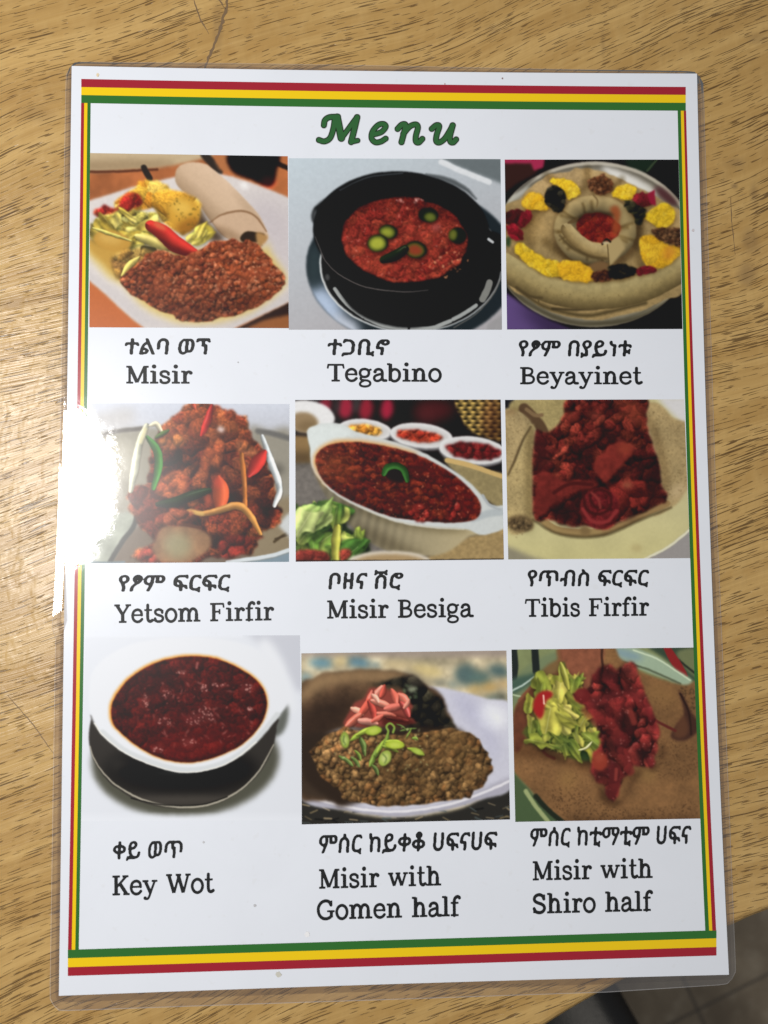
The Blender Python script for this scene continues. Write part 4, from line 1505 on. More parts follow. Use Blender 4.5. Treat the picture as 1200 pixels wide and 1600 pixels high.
P.fill([(940, 255), (988, 228), (996, 330), (960, 320)], (176, 26, 62), 4, smooth=False)
scoop([(870, 740), (930, 712), (1000, 740), (930, 765), (890, 775)], [(148, 26, 42), (134, 22, 38)], 12, 20, 40)
P.ell(58, 560, 16, 34, (62, 96, 52), 0, 5)
P.tone(P.poly([(0, 250), (1200, 250), (1200, 1150), (0, 1150)], 60, False), (.92, .92, .86))
P.print_on(menu, 'printed photo of a round steel tray of flatbread with yellow and dark heaps', (226, 232, 240))

# ---- 4: heap of shredded spiced flatbread with peppers
P = Pic(120, 620, 3.529, [(62, 35), (1172, 40), (1170, 910), (45, 918)], 4)
g_ = np.clip(P.Y / 250, 0, 1)[..., None]
P.A = np.array([214, 220, 234]) * (1 - g_) + np.array([196, 198, 206]) * g_ + np.zeros_like(P.A)
P.fill([(0, 120), (130, 90), (300, 60), (300, 160), (130, 180)], (196, 192, 188), 24, .7)
P.fill([(40, 240), (160, 200), (300, 178), (480, 190), (480, 420), (300, 640), (40, 700)], (164, 158, 140), 12)
P.line([(130, 215), (220, 190), (360, 175)], 22, (112, 104, 96), 12)
P.fill([(60, 270), (300, 250), (300, 420), (60, 480)], (184, 178, 158), 24)
P.fill([(950, 170), (1060, 190), (1190, 215), (1190, 780), (1000, 760), (1000, 400)], (166, 160, 144), 16)
P.line([(1000, 190), (1090, 205), (1190, 235)], 30, (128, 126, 122), 16)
P.tone(P.ellm(1110, 400, 30, 30, 0, 16), (.7, .7, .7))
P.fill([(1020, 640), (1190, 560), (1190, 860), (950, 910), (820, 910)], (160, 142, 110), 12)
P.fill([(200, 800), (400, 700), (900, 840), (900, 940), (150, 940)], (136, 118, 100), 14)
P.line([(1090, 800), (1130, 770), (1180, 735)], 14, (96, 74, 40), 8)
P.line([(1095, 785), (1170, 760)], 10, (90, 70, 42), 6)
P.fill([(1190, 850), (1060, 890), (830, 925), (1190, 940)], (140, 162, 176), 5, smooth=False)
P.line([(1190, 838), (1060, 878), (830, 912)], 22, (214, 222, 226), 5)
P.fill([(1120, 700), (1180, 640), (1190, 780), (1130, 730)], (210, 214, 214), 8)
P.fill([(30, 730), (110, 690), (200, 650), (330, 636), (318, 710), (250, 800), (180, 920), (30, 925)], np.array([172, 178, 162]) * (1 + .07 * P.fbm(60, 4))[..., None], 4)
P.line([(335, 640), (310, 720), (250, 800), (180, 915)], 26, (82, 84, 80), 10)
P.line([(40, 900), (120, 915), (260, 912)], 14, (120, 140, 150), 8)
HM = P.poly([(440, 240), (480, 150), (560, 90), (630, 40), (720, 42), (800, 60), (880, 92), (940, 130), (975, 215), (1015, 285), (1060, 380), (1090, 480), (1100, 580), (1130, 630), (1115, 705), (1040, 745), (1000, 800), (960, 855), (870, 885), (800, 880), (600, 918), (330, 905), (315, 870), (425, 790), (350, 720), (300, 620), (285, 530), (400, 460), (400, 330)], 4, rough=9)
P.lumps(HM, 620, 16, 54, [(176, 78, 38), (146, 56, 30), (112, 42, 26), (190, 96, 48), (92, 34, 24), (168, 62, 34)], 1.9, dark=.5, spec=.12, fine=.3)
P.put(P.poly([(480, 150), (560, 90), (630, 40), (800, 60), (940, 130), (1000, 260), (800, 240), (600, 260), (450, 260)], 40) * HM, (198, 96, 42), .38)
P.put(P.poly([(620, 300), (900, 300), (1080, 480), (1100, 640), (850, 700), (700, 500)], 50) * HM, (92, 32, 22), .42)
P.put(P.poly([(290, 540), (420, 480), (450, 640), (420, 760), (330, 700)], 30) * HM, (150, 66, 60), .55)
P.lumps(P.poly([(690, 330), (780, 210), (800, 300), (760, 400), (690, 440)], 6, rough=8), 26, 20, 50, [(186, 92, 46), (170, 78, 38)], 2.2, 60, dark=.4)
P.lumps(P.poly([(880, 240), (960, 270), (1010, 320), (960, 330), (900, 320)], 6, rough=6), 16, 16, 36, [(150, 84, 50), (176, 96, 50)], 1.8, dark=.4)
P.lumps(P.poly([(440, 250), (560, 200), (600, 260), (520, 300)], 6, rough=6), 18, 16, 36, [(196, 116, 54), (180, 96, 46)], 1.8, dark=.35)
P.fill([(430, 510), (520, 420), (590, 410), (600, 500), (560, 550), (480, 550)], (188, 92, 48), 6, rough=8)
P.lumps(P.poly([(430, 510), (520, 420), (590, 410), (600, 500), (560, 550), (480, 550)], 5, rough=8), 30, 14, 34, [(194, 98, 52), (180, 84, 44)], 1.5, dark=.3)
for q in ((620, 375, 26, 18), (760, 405, 36, 28), (870, 560, 40, 50), (560, 340, 26, 40), (1060, 640, 40, 40), (770, 790, 60, 40), (660, 520, 30, 20)):
    P.ell(q[0], q[1], q[2], q[3], (44, 18, 14), P.r.uniform(-40, 40), 12, .75)

P.veg([(1022, 215), (1075, 370), (1118, 500), (1090, 600)], 39, (212, 218, 220), .45, .5, .6)
P.veg([(384, 158), (340, 280), (298, 520)], 43, (214, 214, 188), .35, .45, .6, ang=1)
P.line([(378, 180), (352, 250)], 20, (226, 216, 160), 14, .8)
P.veg([(400, 160), (440, 150), (474, 205)], 26, (204, 196, 166), .6, .4)
P.veg([(388, 222), (440, 290), (452, 380), (422, 506)], 46, (60, 138, 46), .55, .5, .7)
P.veg([(436, 224), (506, 186)], 26, (86, 116, 50), .5)
P.veg([(744, 48), (722, 130), (686, 212)], 41, (200, 40, 34), .6, .5, .5, ang=1)
P.veg([(640, 34), (652, 66)], 25, (196, 70, 40), .5)
P.ell(794, 180, 22, 18, (226, 200, 194), 20, 6, 1, .14)
P.veg([(446, 592), (540, 580), (620, 550), (730, 515)], 59, (38, 66, 32), .55, .5, .5)
P.veg([(782, 442), (796, 535), (784, 636)], 85, (210, 84, 36), .75, .55, .35)
P.ell(778, 470, 30, 34, (206, 58, 36), 0, 14, .8)
P.veg([(910, 318), (922, 450), (930, 618)], 31, (200, 114, 40), .25, .5, .5)
P.veg([(1034, 306), (992, 370), (950, 432)], 69, (196, 46, 38), .6, .55, .5)
P.veg([(612, 628), (690, 645), (780, 628), (880, 600), (945, 640), (1014, 757)], 41, (204, 140, 64), .6, .55, .6)
P.line([(625, 630), (690, 645)], 26, (222, 178, 92), 14, .8)
P.ell(725, 570, 20, 30, (180, 70, 40), 0, 6)
P.fill([(430, 790), (470, 720), (560, 706), (680, 730), (740, 780), (720, 850), (600, 915), (450, 905), (410, 860)], np.array([168, 122, 82]) * (1 + .10 * P.fbm(50, 4))[..., None], 7)
P.ell(555, 820, 80, 75, (168, 164, 122), 20, 22, .8)
P.line([(450, 700), (560, 700), (680, 720)], 16, (110, 56, 34), 8)
P.lumps(P.poly([(330, 880), (400, 830), (440, 900), (400, 915)], 6, rough=5), 14, 16, 30, [(168, 60, 44), (150, 50, 38)], 1.5)
P.lumps(P.poly([(780, 800), (880, 760), (960, 790), (940, 850), (860, 885), (800, 880)], 6, rough=6), 24, 18, 40, [(166, 46, 34), (130, 36, 28)], 1.4, spec=.3)
P.lumps(P.poly([(440, 660), (520, 620), (620, 620), (640, 680), (560, 700), (460, 700)], 6, rough=6), 20, 18, 40, [(170, 84, 52), (150, 60, 40)], 1.6)
P.grain(.035)
P.print_on(menu, 'printed photo of a heap of shredded spiced flatbread with pepper strips', (232, 236, 244))

# ---- 5: red stew in a white oval dish
P = Pic(455, 615, 3.529, [(22, 35), (1155, 33), (1173, 915), (25, 927)], 5)
P.A[:] = (34, 26, 27)
for x, y, w_, h_, c_ in ((190, 60, 34, 44, (150, 26, 50)), (300, 78, 44, 60, (170, 30, 58)), (412, 85, 40, 62, (160, 28, 50)), (528, 85, 36, 60, (176, 28, 60)), (250, 70, 14, 40, (70, 64, 64)), (360, 60, 14, 50, (84, 80, 80))):
    P.ell(x, y, w_, h_, c_, 8, 12)
P.ell(790, 90, 110, 60, (92, 28, 32), 0, 26)
P.ell(740, 120, 60, 40, (110, 36, 40), 0, 26, .7)
BK = P.poly([(918, 20), (1200, 20), (1200, 250), (1060, 238), (985, 205), (940, 140)], 5)
wx = np.sin(P.X / 7.5 + 2.0 * (np.floor(P.Y / 24) % 2))
wy = np.sin(P.Y / 24 * 2 * math.pi)
P.put(BK, np.array([176, 146, 74]) * (.78 + .28 * wx + .20 * wy)[..., None])
P.put(BK * P.ellm(1110, 150, 60, 130, 0, 24), (130, 60, 34), .45)
P.tone(BK * P.poly([(1150, 20), (1200, 20), (1200, 250), (1000, 230), (1100, 180)], 24), (.7, .66, .6))
P.fill([(0, 330), (120, 370), (220, 480), (330, 650), (480, 800), (520, 940), (0, 940)], np.array([128, 122, 116]) * (1 + .06 * P.fbm(20, 3))[..., None], 6)
P.fill([(780, 880), (960, 790), (1060, 770), (1200, 730), (1200, 940), (740, 940)], np.array([172, 146, 96]) * (1 + .06 * P.fbm(16, 3))[..., None], 8)
P.ell(90, 125, 152, 88, (222, 224, 226), 8, 4)
P.ell(70, 160, 78, 58, (160, 134, 96), 8, 6)
P.tone(P.ellm(90, 180, 60, 30, 0, 14), (.88, .86, .8))
P.fill([(0, 228), (105, 235), (112, 380), (0, 382)], (152, 120, 72), 7, smooth=False)
P.tone(P.poly([(0, 320), (120, 320), (120, 390), (0, 390)], 18, False), (.7, .68, .62))


def cup(cx, cy, rx, ry, rot, ix, iy, irx, iry, cols):
    P.ell(cx, cy + 14, rx, ry, (150, 150, 154), rot, 4)
    P.ell(cx, cy, rx, ry, (220, 222, 224), rot, 3)
    P.ell(cx, cy + 2, rx * .88, ry * .78, (204, 204, 204), rot, 6)
    P.lumps(P.ellm(ix, iy, irx, iry, rot, 4, .05), 60, 12, 26, cols, 1.3, dark=.4)


cup(408, 198, 146, 58, 6, 408, 200, 96, 32, [(222, 150, 44), (206, 130, 36), (232, 168, 60)])
cup(717, 230, 173, 68, 6, 705, 234, 126, 34, [(186, 58, 34), (170, 46, 28), (200, 74, 44)])
cup(1000, 312, 186, 76, 6, 1006, 316, 156, 46, [(134, 30, 32), (116, 24, 26), (148, 40, 38)])
P.fill([(840, 360), (960, 378), (1080, 418), (1200, 462), (1200, 640), (1050, 570), (920, 450)], np.array([160, 144, 98]) * (1 + .05 * P.fbm(20, 3))[..., None], 4)
P.line([(860, 368), (980, 395), (1180, 462)], 26, (206, 174, 108), 6)
body = P.poly([(95, 210), (112, 370), (150, 490), (215, 600), (320, 720), (450, 830), (600, 890), (760, 897), (870, 870), (980, 790), (1060, 770), (900, 720), (600, 660), (300, 560), (140, 430)], 4)
gx_ = np.clip((P.X - 150) / 800, 0, 1)[..., None]
ribs = 1 + .05 * np.sin(P.X / 8.5 + P.Y / 40) * np.clip((760 - P.X) / 300, 0, 1)
P.put(body, (np.array([128, 120, 98]) * (1 - gx_) + np.array([190, 176, 136]) * gx_) * ribs[..., None])
P.tone(P.poly([(280, 600), (500, 700), (780, 760), (980, 760), (900, 730), (600, 690), (300, 580)], 16) * body, (.78, .76, .7))
P.tone(P.poly([(330, 720), (460, 830), (600, 890), (760, 897), (640, 840), (480, 760)], 20) * body, (.8, .78, .74))
P.fill([(88, 205), (140, 172), (230, 160), (300, 175), (350, 205), (470, 240), (600, 275), (740, 330), (860, 400), (960, 470), (1030, 535), (1080, 595), (1130, 618), (1190, 625), (1190, 730), (1100, 772), (1040, 778), (960, 748), (780, 735), (600, 705), (430, 645), (280, 572), (170, 490), (112, 400), (103, 300)], (204, 211, 211), 3)
P.tone(P.poly([(90, 205), (140, 180), (230, 170), (340, 215), (250, 260), (150, 300), (110, 400)], 10), (1.04, 1.05, 1.05))
P.line([(170, 492), (280, 575), (430, 648), (600, 708), (780, 738), (950, 748)], 12, (226, 230, 226), 9, .7, .6)
P.line([(1000, 690), (1090, 660), (1180, 650)], 40, (184, 194, 198), 14)
P.line([(1055, 560), (1090, 610), (1150, 640)], 14, (178, 186, 190), 8)
P.fill([(122, 380), (145, 310), (225, 265), (300, 255), (420, 262), (540, 285), (700, 330), (600, 330), (300, 290), (150, 400), (200, 520), (150, 460)], (222, 150, 62), 9, .85)
ST = P.poly([(134, 372), (160, 312), (240, 276), (380, 268), (520, 290), (680, 332), (800, 388), (900, 450), (980, 520), (1035, 590), (1044, 650), (1010, 695), (880, 712), (720, 700), (560, 680), (400, 622), (260, 552), (170, 470)], 3)
P.lumps(ST, 1500, 9, 22, [(122, 32, 24), (100, 26, 20), (142, 46, 28), (112, 28, 22), (150, 54, 32)], 2.2, 20, dark=.42, spec=.10, speccol=(220, 150, 110), fine=.2)
P.put(P.ellm(240, 400, 110, 80, 30, 40) * ST, (160, 84, 36), .45)
P.put(P.poly([(500, 300), (700, 340), (1000, 560), (1040, 650), (960, 680), (850, 520), (650, 380)], 30) * ST, (124, 20, 18), .5)
P.put(P.ellm(620, 610, 110, 36, 12, 20) * ST, (88, 22, 18), .6)
P.tone(P.poly([(134, 372), (260, 552), (560, 680), (880, 712), (1010, 695), (880, 690), (560, 650), (280, 530), (160, 400)], 6) * ST, (.72, .7, .7))
P.lumps(P.poly([(640, 660), (680, 620), (740, 615), (780, 660), (760, 700), (690, 700)], 5, rough=5), 20, 12, 26, [(160, 44, 36), (140, 36, 30)], 1.3, spec=.3)
P.lumps(P.poly([(850, 600), (900, 560), (940, 600), (920, 690), (860, 690)], 6, rough=6), 24, 10, 22, [(150, 40, 34), (128, 30, 28)], 1.3, spec=.4)
P.ell(700, 420, 50, 24, (96, 26, 22), 0, 12, .6)
P.specks(ST, 90, 3, 7, (214, 130, 100), .6)
P.ell(582, 450, 62, 42, (44, 18, 14), 10, 8)
P.veg([(512, 442), (532, 408), (578, 396), (622, 422), (640, 480)], 40, (46, 104, 38), .35, .5, .4, ang=1)
LT = P.poly([(0, 660), (100, 630), (240, 645), (300, 660), (300, 730), (350, 780), (420, 840), (420, 880), (330, 900), (200, 910), (0, 880)], 5, rough=6)
P.put(LT, (40, 66, 30))
P.leaves(LT, 46, 44, 96, [(112, 160, 56), (72, 124, 44), (184, 194, 92), (92, 142, 52), (152, 170, 64), (52, 100, 40)], -30, 60, .5)
P.leaves(P.poly([(30, 720), (110, 650), (180, 650), (130, 740)], 5), 4, 60, 100, [(188, 204, 124), (150, 186, 90)], -45, 20, .4)
P.veg([(255, 735), (246, 830), (245, 935)], 50, (190, 190, 74), .3, .5, .4)
P.lumps(P.poly([(20, 870), (120, 860), (200, 880), (200, 930), (20, 935)], 5), 14, 30, 50, [(166, 62, 48), (150, 50, 40)], 1.2, dark=.3, spec=.3)
P.lumps(P.poly([(270, 865), (320, 858), (332, 890), (300, 920), (270, 920)], 5), 8, 20, 34, [(172, 64, 48)], 1.2, dark=.3)
P.ell(540, 925, 228, 58, (214, 206, 190), 0, 4)
P.ell(545, 938, 205, 54, (178, 150, 106), 0, 6)
P.line([(22, 922), (600, 920), (1180, 912)], 5, (40, 34, 32), 3)
P.grain(.03)
P.print_on(menu, 'printed photo of dark red stew in a white oval dish with small spice bowls', (222, 228, 238))

# ---- 6: dark red shredded meat wrapped in flatbread
P = Pic(780, 615, 3.871, [(35, 38), (1118, 35), (1155, 995), (55, 1003)], 6)
P.A[:] = (202, 194, 138)
P.A *= (1 + .03 * P.fbm(200, 2))[..., None]
P.tone(np.clip((P.Y - 700) / 300, 0, 1), (1.0, 1.0, .94))
P.fill([(0, 900), (180, 980), (330, 1030), (0, 1030)], (150, 144, 118), 14, smooth=False)
P.fill([(1200, 770), (1120, 850), (1020, 930), (880, 1000), (1200, 1030)], (162, 158, 156), 4, smooth=False)
P.line([(1190, 790), (1110, 860), (1010, 935), (880, 1000)], 14, (222, 220, 190), 6)
P.fill([(950, 20), (1200, 20), (1200, 300), (1120, 190), (1020, 100)], (214, 214, 216), 12, smooth=False)
P.ell(830, 935, 34, 24, (188, 172, 112), 10, 14, .8)
P.fill([(20, 20), (95, 20), (82, 70), (60, 88), (20, 96)], (32, 32, 44), 4, smooth=False)
INJC = np.array([180, 156, 104]) * (1 + .06 * P.fbm(120, 3) + .05 * P.fbm(10, 2))[..., None]
P.fill([(70, 110), (100, 36), (440, 30), (425, 110), (340, 225), (290, 250), (250, 170), (160, 110)], INJC * np.array([.96, .99, .92]), 6)
P.line([(150, 90), (200, 140), (250, 200), (275, 255)], 64, (104, 76, 48), 12)
P.line([(165, 95), (215, 130), (258, 130)], 22, (140, 110, 72), 8)
P.fill([(30, 120), (110, 112), (150, 130), (195, 180), (160, 240), (110, 370), (60, 480), (30, 500)], INJC * .98, 4)
P.tone(P.poly([(30, 90), (120, 90), (130, 115), (30, 130)], 10), (.9, .85, .82))
P.fill([(190, 190), (216, 240), (206, 500), (206, 780), (170, 830), (55, 830), (45, 500), (110, 380)], INJC * np.array([1.02, 1.03, 1.0]), 4)
d_, t_, s_ = P.dist_line([(160, 250), (205, 500), (206, 790)], False)
P.tone(P.poly([(190, 190), (216, 240), (206, 500), (206, 780), (160, 800), (160, 300)], 16), (.78, .76, .70))
P.line([(190, 200), (140, 290), (100, 390), (55, 490)], 15, (96, 74, 42), 12, .85, .3)
P.ell(128, 786, 80, 50, (124, 100, 62), 6, 7)
P.lumps(P.ellm(128, 790, 70, 40, 6, 8), 80, 8, 16, [(124, 100, 62), (106, 84, 52)], 1.3, dark=.35)
P.fill([(870, 80), (940, 52), (1000, 90), (1060, 150), (1200, 220), (1200, 500), (1130, 590), (1060, 680), (930, 745), (1020, 655), (985, 590), (968, 450), (915, 250)], INJC * np.array([1.0, .99, .98]), 5)
P.tone(P.poly([(880, 100), (920, 250), (970, 450), (990, 590), (1030, 560), (1010, 400), (960, 220)], 18), (.82, .78, .72))
P.ell(1080, 590, 60, 36, (206, 180, 132), -40, 20, .8)
P.specks(P.poly([(900, 100), (1120, 220), (1130, 560), (1000, 640), (960, 300)], 6), 160, 2.5, 5.5, (126, 102, 62), .6)
P.specks(P.poly([(40, 140), (190, 180), (205, 760), (60, 820)], 6), 170, 2.5, 5.5, (130, 106, 66), .6)
P.line([(235, 745), (345, 822), (500, 842), (640, 836)], 44, (168, 138, 82), 5)
P.line([(640, 830), (760, 785), (860, 735), (1015, 665)], 40, (164, 130, 78), 5)
P.line([(205, 765), (340, 842), (500, 866), (660, 848), (850, 764), (1040, 690)], 20, (92, 74, 40), 18, .8, .5)
P.ell(520, 830, 34, 30, (140, 112, 66), 0, 8)
MM = P.poly([(440, 25), (870, 25), (888, 130), (905, 240), (962, 400), (980, 540), (1015, 645), (930, 690), (760, 765), (640, 822), (560, 800), (400, 800), (300, 765), (210, 755), (200, 500), (215, 230), (270, 235), (330, 215), (390, 130)], 4, rough=4)
P.lumps(MM, 900, 14, 40, [(142, 40, 32), (112, 30, 26), (162, 52, 38), (88, 24, 22), (130, 44, 30)], 2.2, dark=.62, spec=.22, speccol=(220, 120, 90), fine=.22)
P.put(P.poly([(720, 40), (860, 60), (890, 220), (820, 200), (740, 110)], 20) * MM, (168, 66, 38), .5)
P.put(P.ellm(430, 140, 60, 30, 20, 14) * MM, (168, 58, 40), .5)
P.put(P.ellm(590, 140, 60, 30, 20, 14) * MM, (170, 72, 50), .45)
P.put(P.poly([(205, 240), (280, 250), (300, 420), (220, 500)], 26) * MM, (86, 24, 26), .7)
P.put(P.poly([(860, 420), (970, 420), (1010, 640), (880, 680)], 26) * MM, (46, 16, 16), .6)
for q in ((540, 340, 50, 60), (680, 90, 40, 26), (400, 730, 110, 60), (770, 720, 60, 34), (470, 660, 60, 40), (640, 240, 60, 40), (770, 470, 60, 30)):
    P.ell(q[0], q[1], q[2], q[3], (46, 14, 15), P.r.uniform(-30, 30), 20, .72)
P.lumps(P.poly([(280, 370), (320, 380), (390, 310), (420, 330), (340, 410), (310, 400)], 5, rough=6), 12, 12, 24, [(166, 60, 44)], 1.6)
P.lumps(P.poly([(480, 280), (560, 250), (580, 280), (520, 305)], 5, rough=5), 12, 12, 22, [(150, 44, 36)], 1.6)
P.tone(P.poly([(560, 480), (640, 570), (760, 460), (820, 360), (760, 420), (640, 520)], 14), (.5, .42, .42))
P.fill([(570, 450), (620, 360), (700, 300), (770, 290), (810, 350), (740, 430), (690, 490), (640, 540), (600, 500)], np.array([142, 42, 33]) * (1 + .12 * P.fbm(40, 3) - .16 * np.clip((P.X - 690) * .5 + (P.Y - 420) * .5, -90, 90) / 90)[..., None], 5, rough=5)
P.ell(760, 330, 44, 40, (168, 62, 38), 0, 16, .7)
P.fill([(215, 640), (240, 490), (290, 470), (390, 525), (470, 520), (600, 540), (560, 575), (430, 600), (320, 670), (260, 740), (210, 720)], np.array([128, 36, 30]) * (1 + .12 * P.fbm(30, 3))[..., None], 7)
P.line([(330, 600), (430, 545), (560, 550)], 22, (92, 24, 22), 9)
P.lumps(P.poly([(670, 560), (740, 530), (860, 530), (900, 600), (870, 670), (760, 690), (690, 630)], 6, rough=4), 16, 40, 70, [(148, 40, 32), (132, 34, 28)], 1.2, dark=.4, spec=.2)
P.ell(775, 552, 34, 16, (184, 110, 70), 0, 12, .8)
P.ell(608, 695, 116, 122, (132, 30, 32), 0, 5)
P.lumps(P.ellm(608, 695, 116, 122, 0, 5), 30, 30, 60, [(136, 32, 34), (122, 26, 30)], 1.6, dark=.3)
P.line([(510, 620), (530, 700), (600, 730), (670, 690), (670, 610), (600, 580), (550, 620), (575, 680), (620, 690)], 18, (74, 20, 20), 14, .8)
P.line([(560, 600), (600, 640), (612, 690)], 16, (158, 54, 48), 10, .8)
P.line([(505, 700), (560, 770), (650, 775), (710, 710)], 22, (156, 44, 44), 12)
P.grain(.03)
P.print_on(menu, 'printed photo of dark red shredded meat wrapped in beige flatbread', (224, 230, 240), 1.04, sat=.86, gam=.2)

# ---- 7: red sauce in a white bowl on a black plate
P = Pic(115, 980, 3.333, [(62, 45), (1178, 42), (1190, 1005), (40, 1010)], 7)
P.A[:] = (214, 219, 229)
P.fill([(890, 20), (1220, 20), (1220, 340), (1150, 330), (1060, 170)], (196, 200, 212), 16, smooth=False)
P.fill([(1010, 60), (1100, 200), (1160, 420), (1090, 420), (1040, 250), (960, 110)], (220, 224, 232), 18)
P.ell(582, 690, 488, 296, (98, 98, 84), -3, 14)
P.fill([(1100, 410), (1118, 440), (1105, 520), (1060, 570), (1030, 540)], (112, 116, 110), 8)
sauc = P.poly([(97, 460), (92, 480), (84, 520), (79, 570), (84, 620), (100, 680), (135, 745), (185, 805), (250, 855), (330, 900), (430, 930), (560, 945), (690, 932), (800, 895), (890, 835), (960, 765), (1015, 680), (1045, 600), (1057, 520), (1058, 480), (900, 600), (560, 700), (200, 600)], 3)
P.put(sauc, (66, 61, 56))
P.put(P.ellm(560, 740, 400, 140, 0, 24) * sauc, (36, 33, 31))
P.put(P.ellm(560, 900, 330, 24, 0, 16) * sauc, (88, 82, 75))
P.put(P.ellm(230, 720, 60, 40, 40, 20) * sauc, (60, 56, 52), .8)
P.put(P.ellm(560, 752, 330, 36, 0, 14) * sauc, (20, 19, 19))
P.put(P.ellm(520, 760, 130, 14, 0, 10) * sauc, (70, 76, 76), .6)
P.line([(86, 620), (105, 680), (160, 765), (250, 842), (380, 905), (540, 936), (700, 925), (850, 860), (960, 755), (1042, 610)], 11, (190, 184, 166), 4, .9, .5)
P.line([(300, 890), (430, 920), (560, 930), (690, 920), (800, 884)], 5, (30, 28, 26), 4)
P.fill([(92, 462), (80, 330), (120, 200), (300, 90), (600, 50), (900, 90), (1060, 210), (1112, 330), (1108, 405), (1050, 482), (950, 598), (830, 692), (690, 745), (540, 752), (380, 706), (250, 642), (150, 560)], (219, 223, 231), 4)
P.line([(150, 545), (260, 636), (390, 695), (540, 738), (690, 733), (830, 680), (950, 585), (1060, 455)], 26, (206, 211, 216), 12)
P.line([(110, 500), (150, 560), (250, 642), (380, 706), (540, 752), (690, 745), (830, 692), (950, 598)], 7, (226, 226, 222), 4)
edge = [(197, 455), (212, 372), (288, 272), (420, 190), (580, 154), (740, 165), (880, 225), (972, 300), (1006, 390), (986, 482), (920, 572), (820, 642), (680, 692), (560, 702), (430, 672), (310, 602), (222, 522)]
ST = P.poly(edge, 3)
P.put(P.poly([(600 + (x - 600) * 1.025 - 3, 425 + (y - 425) * 1.03 - 3) for x, y in edge], 5), (226, 158, 62))
P.lumps(ST, 700, 12, 36, [(104, 26, 24), (88, 22, 22), (120, 30, 26), (96, 20, 20)], 1.5, dark=.3, spec=.06, fine=.2)
P.put(P.poly([(430, 560), (800, 520), (900, 560), (800, 660), (560, 700), (420, 660)], 50) * ST, (132, 24, 22), .55)
P.put(P.ellm(440, 270, 120, 60, -20, 40) * ST, (66, 20, 20), .6)
P.tone((ST - P.poly([(600 + (x - 600) * .955, 425 + (y - 425) * .95) for x, y in edge], 6)).clip(0, 1), (.8, .6, .5))
P.specks(P.ellm(620, 440, 340, 200, 10, 20), 90, 3, 9, (196, 124, 116), .5, 3)
for q in ((620, 480, 44, 34), (680, 430, 36, 24), (470, 490, 40, 20), (900, 320, 40, 30), (600, 600, 40, 24), (480, 345, 30, 20), (375, 385, 18, 42), (680, 320, 20, 26), (920, 425, 20, 12), (560, 235, 30, 10), (440, 635, 34, 22), (760, 300, 50, 12), (700, 470, 36, 26)):
    M_ = P.ellm(q[0], q[1], q[2], q[3], P.r.uniform(-20, 20), 10)
    P.put(M_, (140, 60, 58), .45)
    P.specks(P.ellm(q[0], q[1], q[2], q[3]), 12, 3, 7, (224, 170, 160), .8, 1.6)
P.line([(645, 185), (640, 212)], 13, (190, 110, 104), 10, .7)
# the print fades out into the white of the sheet
f_ = np.clip((P.Y - 960) / 40, 0, 1)
f_ = np.maximum(f_, np.clip((60 - P.Y) / 20, 0, 1) * (P.X < 880))
P.put(f_, (219, 224, 234))
P.print_on(menu, 'printed photo of dark red sauce in a white bowl on a black plate', (219, 224, 234))

# ---- 8: brown lentils with tomato and spring onion
P = Pic(460, 1005, 3.478, [(38, 55), (1152, 40), (1172, 958), (40, 985)], 8)
P.A[:] = (188, 176, 146)
bl = P.fbm(90, 3)[..., None]
P.A = P.A * (1 + .16 * bl)
P.put(np.clip((95 - P.Y) / 40, 0, 1), (160, 146, 140), .8)
for x, y, rx, ry, c_ in ((145, 108, 66, 26, (84, 146, 178)), (350, 105, 66, 24, (78, 140, 176)), (440, 120, 24, 18, (100, 140, 160)), (60, 190, 30, 30, (120, 160, 176)), (250, 100, 40, 26, (206, 186, 132)),
                         (930, 170, 60, 60, (78, 112, 118)), (1010, 190, 60, 40, (92, 128, 126)), (1110, 150, 60, 34, (70, 108, 116)), (860, 225, 30, 14, (80, 116, 130)), (790, 215, 36, 12, (70, 86, 92)), (1060, 240, 50, 30, (190, 156, 92)), (1080, 300, 50, 20, (86, 110, 104)),
                         (720, 150, 90, 34, (212, 192, 130)), (560, 120, 80, 24, (206, 186, 140)), (980, 250, 40, 20, (200, 168, 96)), (1140, 220, 30, 20, (196, 160, 100)), (1130, 300, 30, 30, (90, 96, 84))):
    P.ell(x, y, rx, ry, c_, P.r.uniform(-15, 15), 16, .85, .08)
P.fill([(0, 820), (300, 920), (560, 950), (900, 900), (1200, 760), (1200, 1010), (0, 1010)], (58, 56, 52), 6)
for i in range(60):
    x, y = P.r.uniform(30, 1180), P.r.uniform(860, 990)
    a = P.r.uniform(-.6, .6)
    P.line([(x, y), (x + 40 * math.cos(a), y + 40 * math.sin(a))], P.r.uniform(4, 10), [(140, 124, 90), (30, 30, 30), (90, 104, 106), (176, 156, 120)][i % 4], 5, .8)
pl = P.poly([(20, 420), (400, 260), (740, 236), (900, 262), (1040, 300), (1200, 360), (1200, 760), (1010, 852), (800, 912), (560, 945), (300, 912), (20, 828)], 4)
P.put(pl, (196, 198, 216))
P.tone(P.poly([(20, 800), (300, 880), (560, 910), (850, 860), (1200, 720), (1200, 790), (850, 920), (560, 960), (300, 930), (20, 850)], 10) * pl, (.88, .87, .88))
P.line([(30, 822), (300, 892), (560, 915), (820, 880), (1020, 815), (1180, 745)], 14, (216, 216, 226), 8)
P.ell(1080, 400, 84, 66, (222, 226, 236), 20, 26)
P.tone(P.poly([(850, 260), (1000, 330), (1100, 520), (1090, 660), (1030, 520), (900, 380)], 30) * pl, (.93, .93, .97))
INB = P.poly([(20, 290), (120, 180), (300, 148), (480, 145), (620, 165), (700, 225), (800, 285), (822, 360), (862, 430), (865, 480), (700, 480), (260, 465), (120, 545), (75, 650), (200, 770), (275, 860), (150, 850), (20, 800)], 7, rough=4)
